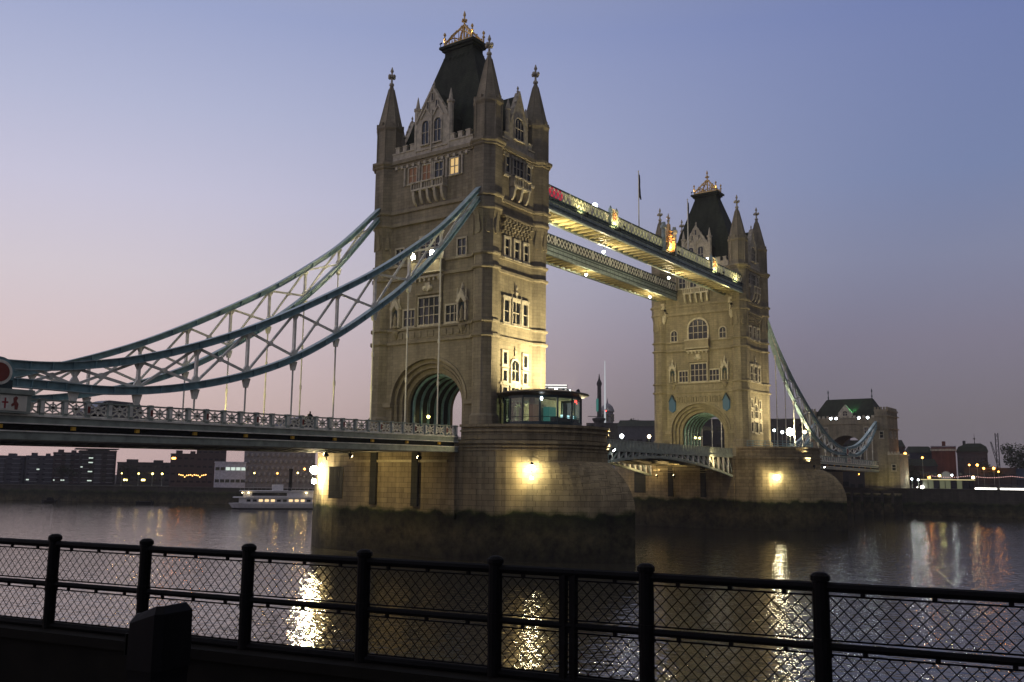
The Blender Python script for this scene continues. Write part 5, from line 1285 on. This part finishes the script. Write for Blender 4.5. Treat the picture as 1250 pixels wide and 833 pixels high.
def roofed(T, w, depth, h):
    mb = MB(); mb.loft([[(-.3, -.3, h), (w+.3, -.3, h), (w+.3, depth, h), (-.3, depth, h)], [(.5, 1, h+1.6), (w-.2, 1, h+1.6), (w-.2, depth-1, h+1.6), (.5, depth-1, h+1.6)], [(w*.35, 3, h+2.7), (w*.8, 3, h+2.7), (w*.8, 6, h+2.7), (w*.35, 6, h+2.7)]], slate); mb.build('roof', T)
    mb = MB(); mb.box((w*.2, 4, h+1.4), (w*.3, 5, h+3.6), b_dk); mb.lathe((w*.6, 4, h+2.7), [(.14, 0), (.1, 1.2), (.4, 1.5), (.1, 1.8), (.03, 3.2)], b_dk, 6); mb.build('weathervane', T)
building('corner_house', 'dark house with mansard roof and weathervane right of the brick house', (231.2, -18.9), (232.6, -27.5), 2.6, 11, b_dk, 3, 4, (), extra=roofed, cat='house')
building('white_house', 'pale gabled house left of the brick house', (236, -3.5), (239, -10.4), 2.5, 9, b_gry, 2, 3, (), 'pitched', cat='house')
building('low_block', 'low dark block with reddish front by the abutment', (215, -5.0), (217.5, -15.5), -2.2, 8, b_brn, 2, 5, (), 'pitched')
building('low_block', 'dark blue-fronted low block under the tree at the right edge', (226, -32), (229, -52), -2.8, 8, mat('blue_front', (.04, .06, .10), .6), 1, 6, (), None)
building('low_block', 'dark terrace behind the orange street lights', (224, -22), (226, -36), -2.6, 8, b_dk, 2, 6, (), None)
def pavilion():
    T = root('river_pavilion', 'long low quayside pavilion with a lit glass front and a bright roof edge', 'pavilion', (181.6, -18.4, ZB+.5), atan2(-12.6, 2.4))
    mb = MB(); mb.box((0, 0, 0), (13, 5, .25), b_con); mb.box((-.3, -.4, 2.6), (13.2, 5, 2.85), b_con); mb.box((0, 4, .25), (13, 5, 2.6), b_dk); mb.build('frame', T)
    for i in range(9): 
        mb = MB(); mb.box((.2+i*1.42, .05, .3), (1.45+i*1.42, .12, 2.55), e_pavil if i in (0, 1, 3, 4, 6) else bglass); mb.build('window', T)
    mb = MB(); mb.box((-.3, -.48, 2.62), (13.2, -.4, 2.8), e_pavedge); mb.build('roof_edge_light', T)
e_pavil = em('pavilion_glass', (.85, .9, .5), .12); e_pavedge = em('roof_edge', (1, .85, .4), .8)
pavilion()
def lightboat():
    T = root('quay_terrace', 'dark quay terrace with two glaring white strip lights at the right edge', 'terrace', (183.0, -31.2, ZB+.5), atan2(-16, 2.2))
    mb = MB(); mb.box((0, 0, 0), (22, 6, .9), b_dk); mb.box((0, -.3, 1.3), (22, 6, 1.5), b_dk)
    for i in range(8): mb.box((i*3.1, 0, .9), (i*3.1+.15, .2, 1.3), b_dk)
    mb.build('frame', T)
    for x0, x1 in ((.2, 5.4), (6.2, 12.5), (13.2, 21)): mb = MB(); mb.box((x0, -.28, .25), (x1, -.02, .62), e_strip); mb.build('strip_light', T)
lightboat()
e_bulb = em('bulb_glow', (1, .55, .50), 2.2)
T = root('light_string', 'string of small white bulbs looping above the right quay', 'lights', (182.6, -20, ZB+.8))
mb = MB(); n = 56; P_ = []
for i in range(n+1):
    f = i/n; P_.append((f*3.4, -30*f, 3.6-.45*sin(pi*((f*3) % 1))))
mb.tube(P_, .025, blackp, 4)
for f in (0, 1/3, 2/3, 1): mb.lathe((f*3.4, -30*f, 0), [(.06, 0), (.06, 3.7)], blackp, 6)
mb.build('cable', T)
for q in P_[1::1]: mb = MB(); mb.sphere((q[0]-.05, q[1], q[2]-.08), .10, e_bulb, 6, 4) if False else mb.sphere((q[0]-.05, q[1], q[2]-.08), .085, e_bulb, 6, 4); mb.build('bulb', T)
for (x, y, z, m, r, lb) in [(188.6, -12.8, .9, e_orange, .38, 'orange street light just right of the abutment tower'), (199.4, -15.1, 0, e_orange, .28, 'small orange street light left of the brick house'), (221.4, -23.9, -1.8, e_orange, .28, 'orange street light right of the corner house, first of five'), (221.7, -26.1, -1.8, e_orange, .36, 'orange street light right of the corner house, second of five'),
        (222, -27.8, -2.8, e_orange, .32, 'orange street light right of the corner house, third of five'), (222.4, -30.5, -2.8, e_orange, .38, 'orange street light right of the corner house, fourth of five'), (222.6, -31.7, -3.8, e_orange, .24, 'orange street light right of the corner house, last of five'),
        (181.7, -14.0, -6.1, e_cool, .24, 'greenish white quay lamp right of the abutment, first of three'), (182.1, -15.7, -6.3, e_cool, .24, 'greenish white quay lamp right of the abutment, second of three'), (182.4, -17.3, -6.5, e_cool, .24, 'greenish white quay lamp right of the abutment, third of three'),
        (183, -20.0, -5.8, e_orange, .36, 'warm quay lamp at the left end of the bulb string'), (185.5, -22.2, -5.3, e_yel, .36, 'yellow-green quay lamp above the pavilion'), (186.1, -25.3, -5.1, e_cool, .24, 'white quay lamp above the middle of the pavilion'), (186, -30.6, -5.7, e_warm, .36, 'warm quay lamp above the pavilion right end'), (180.7, -18.6, -8.5, e_white, .42, 'very bright low lamp at the left end of the pavilion')]:
    globe((x, y, ZB), z-ZB, r, m, (110 if x < 200 else 28 if y < -22 and abs(y+30.5) > .1 else 90), {e_orange: (1, .34, .06), e_yel: (1, .85, .3), e_warm: (1, .6, .25)}.get(m, (.95, 1, .9)), lb)
def crane():
    T = root('tower_crane', 'faint tower crane leaning against the sky at right', 'crane', (321.6, -17.8, ZB))
    mb = MB()
    for z in range(0, 22, 2): 
        mb.bar((-.5, -.5, z), (.5, .5, z+2), .1, .1, b_dk); mb.bar((.5, .5, z), (-.5, -.5, z+2), .1, .1, b_dk)
    for a, c in ((-.5, -.5), (.5, .5), (-.5, .5), (.5, -.5)): mb.box((a-.09, c-.09, 0), (a+.09, c+.09, 22), b_dk)
    mb.build('mast', T)
    mb = MB()
    for s_ in (-.4, .4): mb.tube([(0, s_, 9), (-.3, 2.2+s_*.4, 18.6)], .12, b_dk, 5)
    for k in range(8): mb.tube([(0, (k/8)*2.2-.4+.1*k*.2, 9+k*1.2), (0, (k/8)*2.2+.6, 10+k*1.2)], .07, b_dk, 4)
    mb.build('jib', T)
crane()

# ------------------------------------------------------------------ trees
leaf = []
for nm, c in (('leaf_dark', (.022, .035, .014)), ('leaf_mid', (.04, .055, .02)), ('leaf_olive', (.05, .055, .025))): leaf.append(mat(nm, c, .8, noise=.3, nscale=.8))
bark = mat('bark', (.04, .03, .02), .9)
def tree(x, y, z, h, w, label, n=1500, seed=0, ls=.5):
    R = random.Random(seed); T = root('broadleaf_tree', label, 'tree', (x, y, z), R.random()*6)
    mb = MB(); mb.tube([(0, 0, 0), (.1, 0, h*.25), (0, .1, h*.5)], h*.028, bark, 8, h*.014)
    cl = []
    for i in range(11):
        a = R.random()*6.28; rr = w*.5*R.uniform(.25, .8); zz = h*R.uniform(.4, .9); rr *= (1.15-abs(zz/h-.55)*1.3)
        c = Vector((rr*cos(a), rr*sin(a), zz)); cl.append((c, w*R.uniform(.16, .26)))
        mb.tube([(0, .05, h*R.uniform(.25, .48)), tuple(c*.6+Vector((0, 0, h*.12))), tuple(c)], h*.012, bark, 5, h*.004)
    mb.build('trunk', T)
    mb = MB()
    for i in range(n):
        c, r = R.choice(cl); d = Vector((R.gauss(0, 1), R.gauss(0, 1), R.gauss(0, .8))).normalized()*r*R.random()**.4
        p = c+d; a = Vector((R.gauss(0, 1), R.gauss(0, 1), R.gauss(0, 1))).normalized(); b_ = a.orthogonal().normalized(); s_ = ls*R.uniform(.5, 1.2)
        mb.add([p-a*s_*.5, p+b_*s_*.3, p+a*s_*.5, p-b_*s_*.3], [(0, 1, 2, 3)], leaf[R.randrange(3)])
    mb.build('crown', T)
tree(243, -35, ZB, 15.5, 13, 'large dark tree at the right frame edge', 2600, 1, .7)
tree(244, -42, ZB, 17, 13, 'tallest dark tree, partly cut by the right frame edge', 2600, 2, .7)
tree(226, -29, ZB, 8.6, 7, 'small dark tree below the crane', 1400, 3, .5)
tree(223, -8, ZB, 9.5, 8, 'dark bushy tree between abutment and brick house', 1500, 4, .5)
tree(206, -9, ZB, 7.5, 8, 'low dark tree beside the abutment annex', 1500, 5, .5)
tree(196, 77, ZB, 24, 14, 'tall rounded dark tree right of the domed hall', 2600, 6, .8)
tree(140, 92, ZB, 13, 11, 'dark tree behind the right edge of the near pier', 1500, 7, .6)
tree(150, 78, ZB, 11, 10, 'low dark tree behind the bascule lamp', 1500, 8, .6)
tree(68.5, 222, ZB, 4.5, 9, 'low waterside tree below the brown apartments', 1100, 9, .45)
tree(80, 204, ZB, 4.6, 10, 'low waterside tree left of the orange lights', 1100, 10, .45)

# ------------------------------------------------------------------ foreground railing and litter bin
T = root('riverside_railing', 'black iron railing with chain link panels along the promenade', 'railing', (FP.x, FP.y, 0))
ZT = -7.043
SP = .985
def loc_(s, n, z): q = FD*s+FN*n; return (q.x, q.y, z)
for k in range(-14, 9):
    mb = MB(); c = loc_(k*SP+(.16 if k > 2 else 0), 0, 0)
    mb.lathe((c[0], c[1], 0), [(.045, -7.73), (.045, ZT+.0), (.054, ZT+.005), (.054, ZT+.03), (.036, ZT+.045), (.022, ZT+.05)], blackp2, 12); mb.lathe((c[0], c[1], 0), [(.050, ZT-.4), (.050, ZT-.3)], blackp2, 12)
    mb.build('railing_post', T)
def rail(z, r, nm, k0=-14, k1=8):
    mb = MB(); mb.tube([loc_(k0*SP, 0, z), loc_(k1*SP, 0, z)], r, blackp2, 8); mb.build(nm, T)
rail(ZT-.03, .027, 'top_rail'); rail(ZT-.345, .021, 'mid_rail'); rail(ZT-.665, .024, 'bottom_rail')
for k in range(-14, 8):
    for zt_, zb_ in ((ZT-.075, ZT-.31), (ZT-.385, ZT-.63)):
        mb = MB(); s0, s1 = k*SP+.042+(.16 if k > 2 else 0), (k+1)*SP-.042+(.16 if k >= 2 else 0); r = .0029
        for z in (zt_, zb_): mb.bar(loc_(s0, 0, z), loc_(s1, 0, z), .009, .009, blackp2, Vector((0, 0, 1)))
        for s_ in (s0, s1): mb.bar(loc_(s_, 0, zb_), loc_(s_, 0, zt_), .007, .007, blackp2, Vector((1, 0, 0)))
        for i in range(3): s_ = s0+(s1-s0)*(i+.5)/3; mb.box((loc_(s_, 0, 0)[0]-.008, loc_(s_, 0, 0)[1]-.012, zt_), (loc_(s_, 0, 0)[0]+.008, loc_(s_, 0, 0)[1]+.012, zt_+.03), blackp2)
        h = zt_-zb_; p = .071; n = int((s1-s0+h)/p)+1
        for i in range(-int(h/p)-1, n):
            for sg in (1, -1):
                a0 = s0+i*p+(0 if sg > 0 else h*0); 
                u0, u1 = (a0, a0+h*.95) if sg > 0 else (a0+h*.95, a0)
                za, zc = zb_, zt_
                # clip to the panel
                def cl_(u, z, v, w, lo, hi):
                    if u > v: u, z, v, w = v, w, u, z
                    if v <= lo or u >= hi: return None
                    if u < lo: z = z+(w-z)*(lo-u)/(v-u); u = lo
                    if v > hi: w = z+(w-z)*(hi-u)/(v-u); v = hi
                    return u, z, v, w
                cc = cl_(u0, za, u1, zc, s0, s1)
                if cc and cc[2]-cc[0] > .004: mb.tube([loc_(cc[0], .003*sg, cc[1]), loc_(cc[2], .003*sg, cc[3])], r, blackp2, 4)
        mb.build('mesh_panel', T)
# joint between two railing sections
for s_ in (.50*SP-.03, .50*SP+.035):
    mb = MB(); c = loc_(s_, 0, 0); mb.box((c[0]-.02, c[1]-.02, -7.72), (c[0]+.02, c[1]+.02, ZT-.01), blackp2); mb.build('joint_bar', T)

def litter_bin():
    c = CAM+Vector((cos(YAW+.350)*4.9, sin(YAW+.350)*4.9, 0))
    T = root('litter_bin', 'black square litter bin with sloping hood in front of the railing', 'litter bin', (c.x, c.y, ZG), atan2(FD.y, FD.x))
    w = .105; d = .12; rr = lambda k, z, o=0: [(x*k, y*k, z) for x, y in [(w-.03, -d), (w, -d+.03), (w, d-.03), (w-.03, d), (-w+.03, d), (-w, d-.03), (-w, -d+.03), (-w+.03, -d)]]
    mb = MB(); mb.loft([rr(.92, 0), rr(.95, .06), rr(.97, .70), rr(1.0, .74)], blackp); mb.build('body', T)
    mb = MB(); hood = [[(x, y, z) for x, y, z in rr(1.04, .74)], rr(1.04, .84), [(x*.98, y*.98, 1.0 - (.05 if x < 0 else 0)) for x, y, z in rr(1.04, .9)], [(x*.8, y*.8, 1.035-(.045 if x < 0 else 0)) for x, y, z in rr(1, .9)]]
    mb.loft(hood, blackp); h_ = mb.build('hood', T)
    mb = MB(); mb.box((-w*1.06, -.11, .80), (-w*1.0, .11, .90), band_dk); mb.build('opening', h_)
litter_bin()
